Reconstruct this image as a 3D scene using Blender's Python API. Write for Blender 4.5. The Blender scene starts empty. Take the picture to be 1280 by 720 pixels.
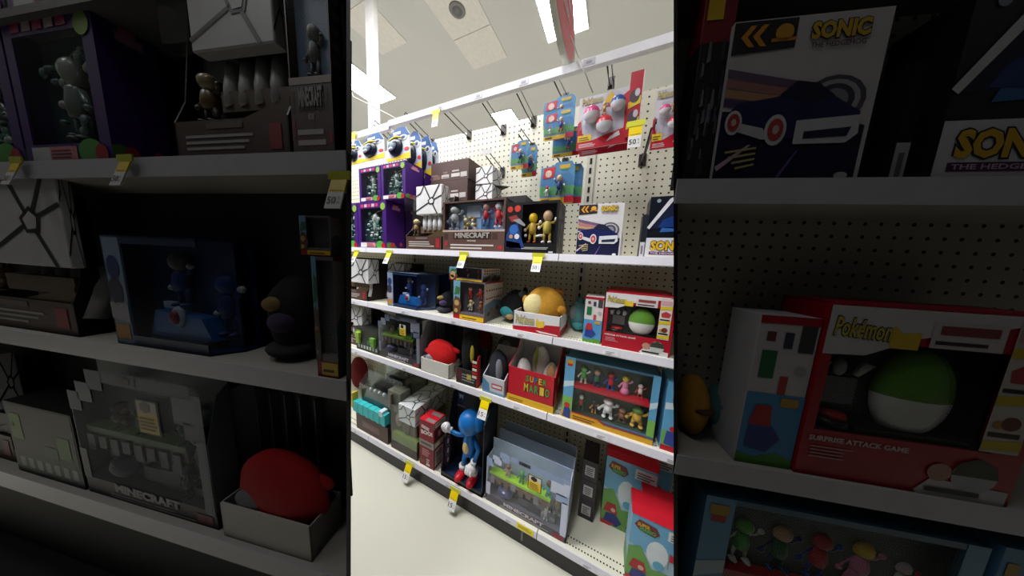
import bpy, math, random
from mathutils import Vector, Matrix
random.seed(7)
SC = bpy.context.scene
COL = SC.collection
V = Vector

LIGHT_STRENGTH, AMBIENT, EXPOSURE, COLOUR_DIM = 33., .06, 0., .07
LZ, RZ, SIGN_ANGLE = .50, .50, 1.55
# camera model
FPX = 275.82
YAW, PITCH, ROLL = [math.radians(a) for a in (24.2087, 7.1836, 2.7693)]
D, H = .95, 1.465
_cy, _sy = math.cos(YAW), math.sin(YAW)
FW = V((-_sy*math.cos(PITCH), _cy*math.cos(PITCH), -math.sin(PITCH)))
_r = V((_cy, _sy, 0)); _u = _r.cross(FW)
RR = _r*math.cos(ROLL) + _u*math.sin(ROLL)
UU = _u*math.cos(ROLL) - _r*math.sin(ROLL)
EYE = V((0, -D, H))

class Frame:
    """a shelving unit: local x along the shelves, y into them, z up"""
    def __init__(s, origin, rotz, tag=''):
        s.M = Matrix.Translation(origin) @ Matrix.Rotation(rotz, 4, 'Z'); s.rz = rotz; s.tag = tag
    def u_at(s, x, Y, z):
        b = s.M @ V((0, Y, z)) - EYE; a = s.M.to_3x3() @ V((1, 0, 0)); k = (x-640)/FPX
        return (k*b.dot(FW) - b.dot(RR)) / (a.dot(RR) - k*a.dot(FW))
    def z_at(s, y, u, Y):
        b = s.M @ V((u, Y, 0)) - EYE; a = V((0, 0, 1)); k = (360-y)/FPX
        return (k*b.dot(FW) - b.dot(UU)) / (a.dot(UU) - k*a.dot(FW))
    def y_at(s, x, u, z):
        b = s.M @ V((u, 0, z)) - EYE; a = s.M.to_3x3() @ V((0, 1, 0)); k = (x-640)/FPX
        return (k*b.dot(FW) - b.dot(RR)) / (a.dot(RR) - k*a.dot(FW))
    def slot(s, xl, xr, yt, z, Y):
        u0 = s.u_at(xl, Y, z); u1 = s.u_at(xr, Y, z)
        return u0, Y, z, u1-u0, s.z_at(yt, u0, Y)-z
    def at(s, x, y, Y):
        b = (s.M.inverted() @ EYE)
        d = s.M.to_3x3().inverted() @ (RR*((x-640)/FPX) + UU*((360-y)/FPX) + FW)
        t = (Y-b.y)/d.y; p = b + d*t
        return p.x, p.z

# ------------------------------------------------------------------ materials
def lin(c):
    return tuple(((v/255)/12.92 if v/255 <= .04045 else ((v/255+.055)/1.055)**2.4) for v in c)
_mc = {}
SHADE_TONE = 1.0  # scales material colours; lower values paint dimness into them
def M(rgb, rough=.5, metal=0., var=.12, scale=25., name=None):
    key = (tuple(rgb), rough, metal, var, scale, SHADE_TONE)
    if key in _mc: return _mc[key]
    m = bpy.data.materials.new(name or 'paint_%d_%d_%d' % tuple(rgb)); m.use_nodes = True
    nt = m.node_tree; b = nt.nodes['Principled BSDF']
    c = [v*SHADE_TONE for v in lin(rgb)]
    tc = nt.nodes.new('ShaderNodeTexCoord'); n = nt.nodes.new('ShaderNodeTexNoise')
    n.inputs['Scale'].default_value = scale; n.inputs['Detail'].default_value = 2
    mx = nt.nodes.new('ShaderNodeMix'); mx.data_type = 'RGBA'
    mx.inputs[6].default_value = (*[v*(1-var) for v in c], 1)
    mx.inputs[7].default_value = (*[min(1, v*(1+var*.6)) for v in c], 1)
    nt.links.new(tc.outputs['Object'], n.inputs['Vector']); nt.links.new(n.outputs['Fac'], mx.inputs[0])
    nt.links.new(mx.outputs[2], b.inputs['Base Color'])
    b.inputs['Roughness'].default_value = rough; b.inputs['Metallic'].default_value = metal
    b.inputs['Specular IOR Level'].default_value = .35*min(1, SHADE_TONE*2)
    _mc[key] = m
    return m
def clear(tint=(1, 1, 1), gloss=.10, rough=.12):
    key = ('clear', tint, gloss, SHADE_TONE)
    if key in _mc: return _mc[key]
    m = bpy.data.materials.new('clear_plastic'); m.use_nodes = True; nt = m.node_tree; nt.nodes.clear()
    o = nt.nodes.new('ShaderNodeOutputMaterial'); t = nt.nodes.new('ShaderNodeBsdfTransparent'); g = nt.nodes.new('ShaderNodeBsdfGlossy')
    t.inputs[0].default_value = (*tint, 1); g.inputs['Roughness'].default_value = rough
    g.inputs[0].default_value = (.9*SHADE_TONE, .93*SHADE_TONE, SHADE_TONE*.97, 1)
    lw = nt.nodes.new('ShaderNodeLayerWeight'); lw.inputs[0].default_value = .5
    ma = nt.nodes.new('ShaderNodeMath'); ma.operation = 'MULTIPLY_ADD'; ma.inputs[1].default_value = .3; ma.inputs[2].default_value = gloss*.45
    mx = nt.nodes.new('ShaderNodeMixShader')
    pw = nt.nodes.new('ShaderNodeMath'); pw.operation = 'POWER'; pw.inputs[1].default_value = 3.
    nt.links.new(lw.outputs['Facing'], pw.inputs[0]); nt.links.new(pw.outputs[0], ma.inputs[0]); nt.links.new(ma.outputs[0], mx.inputs[0])
    nt.links.new(t.outputs[0], mx.inputs[1]); nt.links.new(g.outputs[0], mx.inputs[2]); nt.links.new(mx.outputs[0], o.inputs[0])
    _mc[key] = m
    return m
def holes(rgb, mode):
    """pegboard or perforated shelf deck: dark holes from object coordinates"""
    key = ('holes', rgb, mode, SHADE_TONE)
    if key in _mc: return _mc[key]
    m = bpy.data.materials.new('perforated_' + mode); m.use_nodes = True; nt = m.node_tree; b = nt.nodes['Principled BSDF']
    tc = nt.nodes.new('ShaderNodeTexCoord'); sp = nt.nodes.new('ShaderNodeSeparateXYZ'); nt.links.new(tc.outputs['Object'], sp.inputs[0])
    def ma(op, a, bb=None, c=None):
        n = nt.nodes.new('ShaderNodeMath'); n.operation = op
        for i, v in enumerate((a, bb, c)):
            if v is None: continue
            if hasattr(v, 'links'): nt.links.new(v, n.inputs[i])
            else: n.inputs[i].default_value = v
        return n.outputs[0]
    def cell(sock, p): return ma('SUBTRACT', ma('FRACT', ma('DIVIDE', sock, p)), .5)
    if mode == 'pegboard':
        cx, cz = cell(sp.outputs[0], .033), cell(sp.outputs[2], .033)
        r2 = ma('ADD', ma('MULTIPLY', cx, cx), ma('MULTIPLY', cz, cz)); mask = ma('LESS_THAN', r2, .0196)
    else:
        cx = ma('LESS_THAN', ma('ABSOLUTE', cell(sp.outputs[0], .0135)), .24)
        y1 = ma('LESS_THAN', ma('ABSOLUTE', ma('SUBTRACT', sp.outputs[1], .028)), .0032)
        y2 = ma('LESS_THAN', ma('ABSOLUTE', ma('SUBTRACT', sp.outputs[1], .058)), .0032)
        mask = ma('MULTIPLY', cx, ma('MAXIMUM', y1, y2))
    n = nt.nodes.new('ShaderNodeTexNoise'); n.inputs['Scale'].default_value = 6; nt.links.new(tc.outputs['Object'], n.inputs['Vector'])
    c = [v*SHADE_TONE for v in lin(rgb)]
    m1 = nt.nodes.new('ShaderNodeMix'); m1.data_type = 'RGBA'; m1.inputs[6].default_value = (*[v*.92 for v in c], 1); m1.inputs[7].default_value = (*c, 1)
    nt.links.new(n.outputs['Fac'], m1.inputs[0])
    m2 = nt.nodes.new('ShaderNodeMix'); m2.data_type = 'RGBA'; m2.inputs[7].default_value = (.012*SHADE_TONE, .011*SHADE_TONE, .01*SHADE_TONE, 1)
    nt.links.new(mask, m2.inputs[0]); nt.links.new(m1.outputs[2], m2.inputs[6]); nt.links.new(m2.outputs[2], b.inputs['Base Color'])
    b.inputs['Roughness'].default_value = .5; b.inputs['Specular IOR Level'].default_value = .3*min(1, SHADE_TONE*2)
    _mc[key] = m
    return m
def glow(strength, name):
    m = bpy.data.materials.new(name); m.use_nodes = True; b = m.node_tree.nodes['Principled BSDF']
    b.inputs['Base Color'].default_value = (.9, .9, .9, 1); b.inputs['Emission Color'].default_value = (.98, .99, 1, 1)
    b.inputs['Emission Strength'].default_value = strength
    return m
# palette
def WHITE(): return M((232, 230, 232), .45)
def BLACK(): return M((22, 21, 23), .45)
def RED(): return M((188, 22, 44), .4)
def YEL(): return M((246, 206, 40), .45)
def GREY(): return M((128, 126, 128), .5)

# ------------------------------------------------------------------ geometry collector
_tx = {}
def glyphs(s, off):
    if (s, off) in _tx: return _tx[(s, off)]
    cu = bpy.data.curves.new('lettering', 'FONT'); cu.body = s; cu.size = 1; cu.align_x = 'CENTER'; cu.align_y = 'CENTER'
    cu.offset = off; cu.resolution_u = 2
    ob = bpy.data.objects.new('lettering', cu); COL.objects.link(ob)
    dg = bpy.context.evaluated_depsgraph_get(); dg.update()
    me = bpy.data.meshes.new_from_object(ob.evaluated_get(dg))
    r = ([(v.co.x, v.co.y) for v in me.vertices], [tuple(p.vertices) for p in me.polygons])
    bpy.data.objects.remove(ob); bpy.data.curves.remove(cu); bpy.data.meshes.remove(me)
    xs = [p[0] for p in r[0]]; ys = [p[1] for p in r[0]]
    cx, cyy = (min(xs)+max(xs))/2, (min(ys)+max(ys))/2
    r = ([(x-cx, y-cyy) for x, y in r[0]], r[1], max(xs)-min(xs), max(ys)-min(ys))
    _tx[(s, off)] = r
    return r

class G:
    def __init__(s): s.v = []; s.f = []; s.mi = []; s.mats = []; s.sm = []
    def idx(s, m):
        if m not in s.mats: s.mats.append(m)
        return s.mats.index(m)
    def add(s, vs, fs, mat, smooth=False):
        n = len(s.v); s.v += [tuple(p) for p in vs]; k = s.idx(mat)
        for f in fs: s.f.append([i+n for i in f]); s.mi.append(k); s.sm.append(smooth)
        return s
    def box(s, x0, x1, y0, y1, z0, z1, mat):
        return s.hexa([(x0,y0,z0),(x1,y0,z0),(x1,y1,z0),(x0,y1,z0),(x0,y0,z1),(x1,y0,z1),(x1,y1,z1),(x0,y1,z1)], mat)
    def hexa(s, p, mat):
        return s.add(p, [(3,2,1,0),(4,5,6,7),(0,1,5,4),(1,2,6,5),(2,3,7,6),(3,0,4,7)], mat)
    def prism(s, prof, y0, y1, mat, axis='y'):
        n = len(prof); mk = (lambda a, b, t: (a, t, b)) if axis == 'y' else ((lambda a, b, t: (t, a, b)) if axis == 'x' else (lambda a, b, t: (a, b, t)))
        vs = [mk(a, b, y0) for a, b in prof] + [mk(a, b, y1) for a, b in prof]
        return s.add(vs, [tuple(range(n)), tuple(range(2*n-1, n-1, -1))] + [(i, i+n, (i+1) % n+n, (i+1) % n) for i in range(n)], mat)
    def obox(s, c, sx, sy, sz, rot, mat):
        R = rot
        p = [V(c) + R @ V((a*sx/2, b*sy/2, e*sz/2)) for e in (-1, 1) for a, b in ((-1,-1),(1,-1),(1,1),(-1,1))]
        return s.hexa(p, mat)
    def ell(s, c, r, mat, seg=14, rings=8, fn=None, rot=None):
        c = V(c); r = V(r) if hasattr(r, '__len__') else V((r, r, r)); vs = []; fs = []
        for i in range(rings+1):
            t = math.pi*i/rings
            for j in range(seg):
                a = 2*math.pi*j/seg; p = V((math.sin(t)*math.cos(a), math.sin(t)*math.sin(a), math.cos(t)))
                if fn: p = p*fn(p)
                q = V((p.x*r.x, p.y*r.y, p.z*r.z))
                if rot: q = rot @ q
                vs.append(c+q)
        for i in range(rings):
            for j in range(seg):
                a, b = i*seg+j, i*seg+(j+1) % seg; fs.append((a, a+seg, b+seg, b))
        return s.add(vs, fs, mat, True)
    def tube(s, pts, rad, mat, n=8, caps=True):
        pts = [V(p) for p in pts]; rad = rad if hasattr(rad, '__len__') else [rad]*len(pts); vs = []; fs = []
        for i, p in enumerate(pts):
            d = (pts[min(i+1, len(pts)-1)]-pts[max(i-1, 0)]).normalized()
            a = d.cross(V((0, 0, 1)) if abs(d.z) < .9 else V((1, 0, 0))).normalized(); b = d.cross(a)
            for j in range(n):
                t = 2*math.pi*j/n; vs.append(p + a*math.cos(t)*rad[i] + b*math.sin(t)*rad[i])
        for i in range(len(pts)-1):
            for j in range(n):
                fs.append((i*n+j, i*n+(j+1) % n, (i+1)*n+(j+1) % n, (i+1)*n+j))
        if caps: fs += [tuple(range(n-1, -1, -1)), tuple(range((len(pts)-1)*n, len(pts)*n))]
        return s.add(vs, fs, mat, True)
    # ---- flat print on a face
    def on(s, O, A, B): s.O, s.A, s.B = V(O), V(A), V(B); s.N = s.A.cross(s.B).normalized(); return s
    def front(s, w, h, y=0): return s.on((0, y, 0), (w, 0, 0), (0, 0, h))
    def right(s, w, h, d): return s.on((w, 0, 0), (0, d, 0), (0, 0, h))
    def left(s, h, d): return s.on((0, d, 0), (0, -d, 0), (0, 0, h))
    def P(s, a, b, lay): return s.O + s.A*a + s.B*b + s.N*(.0006*lay)
    def pol(s, pts, mat, lay=1):
        return s.add([s.P(a, b, lay) for a, b in pts], [tuple(range(len(pts)))], mat)
    def rect(s, a0, b0, a1, b1, mat, lay=1): return s.pol([(a0, b0), (a1, b0), (a1, b1), (a0, b1)], mat, lay)
    def disc(s, a, b, ra, mat, lay=1, n=16, asp=None):
        k = asp if asp else s.A.length/s.B.length
        return s.pol([(a+ra*math.cos(2*math.pi*i/n), b+ra*k*math.sin(2*math.pi*i/n)) for i in range(n)], mat, lay)
    def text(s, t, a, b, wid, hgt, mat, lay=3, bold=.02, rot=0, edge=None, edgew=.06):
        """t centred at a,b; fits inside wid x hgt (fractions of the face)"""
        vs, fs, tw, th = glyphs(t, bold)
        sx = wid*s.A.length/tw; sz = hgt*s.B.length/th
        ca, sa = math.cos(rot), math.sin(rot); au, bu = s.A.normalized(), s.B.normalized(); c0 = s.P(a, b, lay)
        if edge:
            ev, ef, _, _ = glyphs(t, edgew)
            s.add([s.P(a, b, lay-1) + au*(x*sx*ca-y*sz*sa) + bu*(x*sx*sa+y*sz*ca) for x, y in ev], ef, edge)
        return s.add([c0 + au*(x*sx*ca-y*sz*sa) + bu*(x*sx*sa+y*sz*ca) for x, y in vs], fs, mat)
    def lines(s, a0, b0, a1, b1, n, mat, lay=2, fill=.45):
        """n rows of fine print"""
        st = (b1-b0)/n
        for i in range(n):
            e = a1-(a1-a0)*random.uniform(0, .3)
            s.rect(a0, b0+st*i, e, b0+st*(i+fill), mat, lay)
        return s
    def build(s, name, parent=None, bevel=0):
        me = bpy.data.meshes.new(name); me.from_pydata(s.v, [], s.f)
        for m in s.mats: me.materials.append(m)
        me.polygons.foreach_set('material_index', s.mi); me.polygons.foreach_set('use_smooth', s.sm); me.update()
        o = bpy.data.objects.new(name, me); COL.objects.link(o)
        if parent: o.parent = parent
        if bevel:
            b = o.modifiers.new('bevel', 'BEVEL'); b.width = bevel; b.segments = 2; b.limit_method = 'ANGLE'; b.angle_limit = .9
        return o
def tag(o, label, cat, group=None, kind=None):
    o['label'] = label; o['category'] = cat
    if group: o['group'] = group
    if kind: o['kind'] = kind
    return o
def thing(F, name, label, cat, u=0, Y=0, z=0, group=None, rz=0):
    o = bpy.data.objects.new(name, None); COL.objects.link(o); o.empty_display_size = .02
    o.matrix_world = (F.M if F else Matrix()) @ Matrix.Translation((u, Y, z)) @ Matrix.Rotation(rz, 4, 'Z')
    return tag(o, label, cat, group)
def struct(name, g):
    o = g.build(name); o['kind'] = 'structure'; return o

# ------------------------------------------------------------------ product builders (front at y=0, left bottom corner at origin)
def shell(w, h, d, out, inn, win, t=.004):
    """carton with an open window in its front: frame, walls, back"""
    a0, b0, a1, b1 = win; x0, x1, z0, z1 = a0*w, a1*w, b0*h, b1*h
    g = G()
    g.box(0, w, 0, t, 0, z0, out); g.box(0, w, 0, t, z1, h, out); g.box(0, x0, 0, t, z0, z1, out); g.box(x1, w, 0, t, z0, z1, out)
    g.box(0, t, t, d, 0, h, out); g.box(w-t, w, t, d, 0, h, out); g.box(0, w, t, d, 0, t, out); g.box(0, w, t, d, h-t, h, out)
    g.box(0, w, d-t, d, 0, h, out)
    yi = min(.045, d*.6)
    g.box(t, w-t, yi, yi+.002, t, h-t, inn)
    g.box(t, w-t, t, yi, max(t, z0-.004), max(t, z0-.004)+.002, inn)
    return g
def pane(w, h, win, par, gloss=.07, y=.001):
    a0, b0, a1, b1 = win
    G().add([(a0*w, y, b0*h), (a1*w, y, b0*h), (a1*w, y, b1*h), (a0*w, y, b1*h)], [(0, 1, 2, 3)], clear((1, 1, 1), gloss)).build('window_film', par)
def doll(par, x, y, z, h, body, head, limb, foot=None, arms=(-.6, .6), dress=None, name='figurine', wide=1., hands=None):
    """plain small toy figure: round head, tapered body, four limbs"""
    g = G(); foot = foot or limb; r = h*.13*wide; hands = hands or limb
    g.ell((x, y, z+h*.82), (h*.15*wide, h*.14*wide, h*.17), head, 10, 7)
    g.tube([(x, y, z+h*.30), (x, y, z+h*.45), (x, y, z+h*.62), (x, y, z+h*.70)], [r*.85, r, r*.85, r*.4], body, 10)
    if dress: g.tube([(x, y, z+.002), (x, y, z+h*.2), (x, y, z+h*.46)], [h*.24, h*.2, h*.09], dress, 12)
    else:
        for sx in (-1, 1):
            g.tube([(x+sx*r*.5, y, z+h*.34), (x+sx*r*.7, y, z+h*.18), (x+sx*r*.75, y, z+h*.05)], [r*.45, r*.36, r*.32], limb, 8)
            g.ell((x+sx*r*.8, y-r*.3, z+h*.045), (r*.5, r*.75, h*.045), foot, 8, 6)
    for sx, a in ((-1, arms[0]), (1, arms[1])):
        ex, ez = x+sx*r*1.45, z+h*(.60+.16*math.sin(a)-.05); hx, hz = ex+sx*r*.5, ez+h*.2*math.sin(a)
        g.tube([(x+sx*r*.6, y, z+h*.62), (ex, y, ez), (hx, y-.003, hz)], [r*.36, r*.3, r*.26], limb, 8)
        g.ell((hx, y-.003, hz), r*.42, hands, 8, 6)
    return g.build(name, par)
def window_pane_label(): pass

def purple_carton(F, u, Y, z, w, h, d, label, grp):
    r = thing(F, 'figure_carton', label, 'toy box', u, Y, z, grp)
    P = M((72, 28, 122), .4); win = (.1, .14, .88, .86)
    shell(w, h, d, P, M((58, 92, 96), .6), win).build('carton', r)
    p = G().front(w, h)
    for i in range(5): p.rect(.12+.13*i, .885, .12+.13*i+.1, .95, M((214, 60, 110), .4) if i % 2 == 0 else M((226, 190, 200), .4), 2)
    p.disc(.9, .88, .08, M((150, 190, 80), .4), 3)
    p.rect(.08, .02, .3, .12, M((230, 228, 232)), 2); p.rect(.3, .03, .62, .12, M((232, 150, 150)), 2); p.disc(.78, .08, .14, M((84, 170, 70)), 3, asp=.6); p.disc(.9, .06, .07, RED(), 4)
    p.lines(.32, .04, .6, .11, 3, M((120, 50, 90)), 3)
    p.build('front_print', r)
    q = G().right(w, h, d)
    q.rect(.3, .84, .72, .9, M((220, 150, 190)), 2); q.rect(.36, .9, .62, .94, M((235, 120, 140)), 2)
    q.pol([(.0, .02), (.55, .02), (.4, .1), (.15, .14), (0, .12)], M((96, 150, 60)), 2); q.disc(.3, .08, .12, M((200, 60, 70)), 3, asp=.5); q.disc(.75, .11, .09, M((190, 60, 90)), 2, asp=.5)
    q.build('side_print', r)
    ins = M((150, 165, 160), .3)
    g = G(); c = w*.5; y = .03
    doll(r, c, y, h*.17, h*.6, ins, M((205, 212, 205), .3), M((120, 150, 140), .3), M((60, 80, 70)), (1.1, -.4), wide=.75)
    for i in range(26):
        a = random.uniform(.17, .82); b = random.uniform(.2, .8)
        g.ell((a*w, random.uniform(.02, .036), b*h), (w*random.uniform(.02, .07), .007, h*random.uniform(.015, .05)), M(random.choice([(170, 190, 184), (100, 140, 132), (225, 230, 222), (70, 130, 120), (120, 150, 160), (190, 196, 200)])), 7, 5)
    g.tube([(w*.3, .035, h*.72), (w*.55, .03, h*.8), (w*.82, .03, h*.84)], .0022, M((215, 225, 210)), 6)
    g.build('accessory', r)
    pane(w, h, win, r, .1)
    return r

def bag_pack(F, u, Y, z, w, h, label, grp, rz=0):
    """blister pack with a pointed blue header, dark bubble and yellow foot"""
    r = thing(F, 'blister_pack', label, 'blister pack', u, Y, z, grp, rz)
    card = [(0, 0), (w, 0), (w*.98, h*.72), (w*.8, h*.96), (w*.55, h), (w*.3, h*.9), (w*.02, h*.7)]
    g = G().prism(card, 0, .004, M((206, 212, 222)))
    g.build('card', r)
    p = G().front(w, h)
    p.pol([(.02, .68), (.98, .7), (.8, .96), (.55, .99), (.3, .9)], M((60, 100, 160)), 2)
    p.pol([(0, 0), (1, 0), (1, .2), (.35, .1), (0, .12)], M((246, 210, 40)), 2)
    p.disc(.72, .66, .16, M((238, 240, 244)), 3, asp=.5); p.disc(.72, .66, .09, M((40, 70, 130)), 4, asp=.5)
    p.rect(.3, .78, .62, .86, M((240, 240, 245)), 3); p.disc(.86, .3, .1, M((220, 60, 60)), 3, asp=.5)
    p.build('card_print', r)
    b = G(); b.ell((w*.4, -.004, h*.4), (w*.3, .02, h*.27), M((38, 48, 62), .3), 14, 8); b.build('bubble', r)
    b = G(); b.tube([(w*.15, -.01, h*.62), (w*.45, -.012, h*.68), (w*.7, -.01, h*.64)], [.004, .007, .004], M((244, 214, 60)), 6)
    b.ell((w*.42, -.026, h*.42), (w*.15, .008, h*.14), M((150, 166, 184)), 8, 6); b.ell((w*.36, -.03, h*.3), (w*.1, .008, h*.05), M((225, 225, 230)), 8, 6); b.ell((w*.5, -.028, h*.5), (w*.08, .008, h*.05), M((200, 205, 214)), 8, 6)
    b.build('figurine', r)
    return r

def strap_cube(par, x, y, z, s, tubes=True, dep=1.):
    sd = s*dep; w_ = M((236, 234, 236), .5); g = G().box(x, x+s, y, y+sd, z, z+s*.82, w_); o = g.build('white_cube', par, .003)
    k = BLACK(); p = G(); h = s*.82
    def web(q):
        c = (.6, .45)
        for a, b in ((0, .12), (.34, 1), (.92, 1), (1, .62), (.84, 0)):
            dx, dy = a-c[0], b-c[1]; l = math.hypot(dx, dy); nx, ny = -dy/l*.022, dx/l*.022
            q.pol([(c[0]-nx, c[1]-ny), (a-nx, b-ny), (a+nx, b+ny), (c[0]+nx, c[1]+ny)], k, 2)
        q.pol([(.47, .48), (.53, .33), (.7, .34), (.74, .5), (.62, .6)], k, 2); q.pol([(.52, .47), (.56, .37), (.67, .38), (.7, .49), (.62, .55)], w_, 3); q.pol([(0, .62), (.2, .72), (.34, 1), (.3, 1), (.17, .76), (0, .66)], k, 2)
    web(p.on((x, y, z), (s, 0, 0), (0, 0, h))); web(p.on((x+s, y, z), (0, sd, 0), (0, 0, h))); web(p.on((x, y, z+h), (s, 0, 0), (0, sd, 0)))
    p.build('black_strap', o)
    if tubes:
        t = G()
        for i in range(4):
            xx = x+s*(.2+.2*i); t.tube([(xx, y+s*.2, z), (xx+s*.02, y+s*.16, z-s*.25), (xx+s*.07, y+s*.1, z-s*.46)], [s*.075, s*.08, s*.06], M((226, 224, 226)), 8)
        t.build('white_tube', o)

def cube_pack(F, u, Y, z, w, h, d, label, grp, cube=(.32, .62), cs=None):
    """open dark tray carton with a big white strapped cube on its front"""
    r = thing(F, 'open_tray_toy', label, 'toy box', u, Y, z, grp)
    B = M((40, 30, 28), .5); BR = M((84, 56, 48), .5)
    g = G()
    g.box(0, w, 0, .005, 0, h*.24, BR); g.box(0, w, d-.005, d, 0, h, B); g.box(0, w, 0, d, 0, .005, B)
    for x in (0, w-.005): g.prism([(0, 0), (d, 0), (d, h), (d*.75, h), (d*.35, h*.4), (0, h*.24)], x, x+.005, B, 'x')
    g.box(.005, w-.005, .05, .055, .005, h*.9, M((30, 26, 24)))
    g.build('tray_carton', r)
    p = G().front(w, h)
    p.lines(.1, .06, .8, .17, 3, M((206, 200, 196)), 2); p.rect(.3, .185, .62, .225, M((120, 100, 92)), 2); p.rect(.84, .05, .94, .2, M((170, 40, 50)), 2)
    p.build('front_print', r)
    s = cs or w*.66
    strap_cube(r, w*cube[0], -.006, h*cube[1], s, True, min(1., d*.45/s))
    e = G(); e.box(w*.4, w*.98, .012, .045, h*.3, h*.42, M((104, 80, 58))); e.prism([(w*.55, h*.24), (w*.99, h*.24), (w*.99, h*.36)], .008, .04, M((90, 70, 40))); e.build('toy_base', r)
    doll(r, w*.22, .028, h*.25, h*.32, M((150, 120, 80), .35), M((206, 186, 140), .3), M((96, 78, 60)), wide=1.2)
    c = G(); c.box(-w*.02, w*.24, .0, .03, h*.7, h*.97, clear((.9, .9, .9), .22)); c.build('clear_blister', r)
    return r

def lettered_carton(F, u, Y, z, w, h, d, label, grp=None):
    """wide window carton over a brown lettered band"""
    r = thing(F, 'playset_carton', label, 'toy box', u, Y, z, grp)
    BR = M((88, 62, 54), .5); win = (.03, .42, .97, .97)
    shell(w, h, d, BR, M((150, 178, 214), .5), win).build('carton', r)
    p = G().front(w, h)
    p.rect(.0, .0, 1, .4, M((98, 70, 62)), 1); p.rect(0, .39, 1, .43, M((190, 170, 160)), 2)
    p.rect(.2, .25, .8, .385, M((56, 40, 36)), 2); p.text('MINECRAFT', .5, .32, .56, .11, M((176, 166, 160)), 4, .04, edge=M((36, 28, 26)), edgew=.09)
    p.text('MOVIE', .5, .21, .14, .035, M((215, 205, 200)), 3)
    p.lines(.14, .05, .86, .17, 2, M((214, 206, 204)), 2, .5); p.rect(.91, .06, .97, .12, M((190, 40, 60)), 2); p.rect(.04, .1, .09, .2, M((170, 50, 60)), 2)
    for i in range(6): p.rect(.02+.16*i, .24, .1+.16*i, .36, M((72, 50, 44)), 1.5)
    p.build('front_print', r)
    narrow = w < h*.6
    doll(r, w*(.5 if narrow else .16), min(.03, d*.5), h*.44, h*.5*(.6 if narrow else 1), M((150, 152, 158)), M((176, 178, 182)), M((140, 142, 150)), wide=.8 if narrow else 1.5)
    g = G()
    for i in range(14):
        g.ell((w*random.uniform(.3, .55), random.uniform(.02, .045), h*random.uniform(.46, .8)), w*random.uniform(.02, .04), M(random.choice([(206, 180, 120), (150, 120, 70), (235, 225, 190), (70, 56, 44)]), .3), 7, 5)
    g.build('gold_toy', r)
    if not narrow: doll(r, w*.68, .025, h*.5, h*.46, M((190, 40, 50)), M((196, 150, 130)), M((90, 120, 170)), M((60, 70, 90)), (.9, .2))
    if not narrow: doll(r, w*.86, .03, h*.47, h*.5, M((206, 60, 70)), M((220, 220, 228)), M((190, 50, 60)), M((220, 220, 225)), (1.2, -.6))
    g = G().box(w*.58, w*.78, .038, .043, h*.44, h*.66, M((70, 110, 150))); g.box(w*.8, w*.95, .038, .043, h*.6, h*.9, M((210, 216, 226))); g.box(w*.34, w*.56, .04, .043, h*.7, h*.94, M((190, 206, 230))); g.build('backdrop_card', r)
    pane(w, h, win, r)
    q = G().right(w, h, d); q.rect(.1, .1, .9, .4, M((60, 44, 40)), 2); q.lines(.15, .5, .85, .9, 5, M((150, 130, 120)), 2); q.build('side_print', r)
    return r

def duo_carton(F, u, Y, z, w, h, d, label, only_side=False):
    r = thing(F, 'duo_figure_carton', label, 'toy box', u, Y, z)
    K = M((24, 22, 26), .4); win = (.33, .2, .96, .95)
    shell(w, h, d, K, M((34, 28, 34)), win).build('carton', r)
    p = G().front(w, h)
    p.pol([(.02, .1), (.4, .1), (.3, .4), (.24, .6), (.1, .55), (.02, .35)], M((28, 62, 130)), 2); p.disc(.17, .47, .09, M((50, 104, 190)), 3); p.disc(.24, .33, .05, M((226, 226, 232)), 4); p.disc(.12, .33, .04, M((190, 150, 110)), 4)
    p.disc(.08, .87, .055, M((200, 50, 40)), 2); p.disc(.23, .88, .06, M((206, 60, 50)), 2); p.pol([(.05, .72), (.2, .76), (.33, .62), (.12, .62)], M((150, 50, 50)), 2)
    p.pol([(.14, .66), (.28, .68), (.4, .56), (.38, .53), (.24, .6)], M((150, 152, 160)), 3)
    p.lines(.3, .085, .92, .135, 2, M((190, 188, 190)), 2, .5); p.rect(.86, .02, .94, .05, M((200, 200, 205)), 2)
    p.pol([(0, .12), (.35, .06), (.3, .2), (0, .25)], M((26, 40, 90)), 2)
    p.build('front_print', r)
    gold = M((196, 160, 66), .35); wh = M((236, 236, 236), .35)
    doll(r, w*.5, .03, h*.2, h*.62, gold, M((228, 190, 40), .35), gold, M((150, 70, 70)), (-.3, .4), hands=wh)
    doll(r, w*.78, .03, h*.2, h*.66, M((190, 170, 80), .35), M((206, 170, 140), .35), M((186, 160, 70)), M((226, 220, 220)), (-.2, .5), hands=wh)
    g = G(); g.ell((w*.38, .02, h*.36), w*.03, wh, 8, 6); g.tube([(w*.58, .02, h*.35), (w*.69, .02, h*.36)], [.004, .007], wh, 6); g.ell((w*.695, .02, h*.36), w*.022, wh, 8, 6); g.build('spare_hand', r)
    pane(w, h, win, r, .05)
    q = G().right(w, h, d)
    for i in range(46):
        a, b = random.uniform(.05, .95), random.uniform(.08, .92); e = random.uniform(.02, .055)
        q.pol([(a-e*.6, b-e*1.6), (a+e*.5, b-e*1.3), (a+e*.8, b+e), (a, b+e*2), (a-e, b+e*.6)], M(random.choice([(70, 70, 86), (98, 98, 112), (52, 52, 66), (124, 124, 136)])), 2+.2*(i % 7))
    q.disc(.12, .93, .1, M((150, 60, 70)), 4, asp=.3); q.build('side_print', r)
    f = G(); f.add([(0, 0, h), (w, 0, h), (w*.82, d*.7, h*1.1), (-w*.15, d*.9, h*1.13)], [(0, 1, 2, 3)], M((36, 34, 38))); f.build('top_flap', r)
    return r

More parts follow.
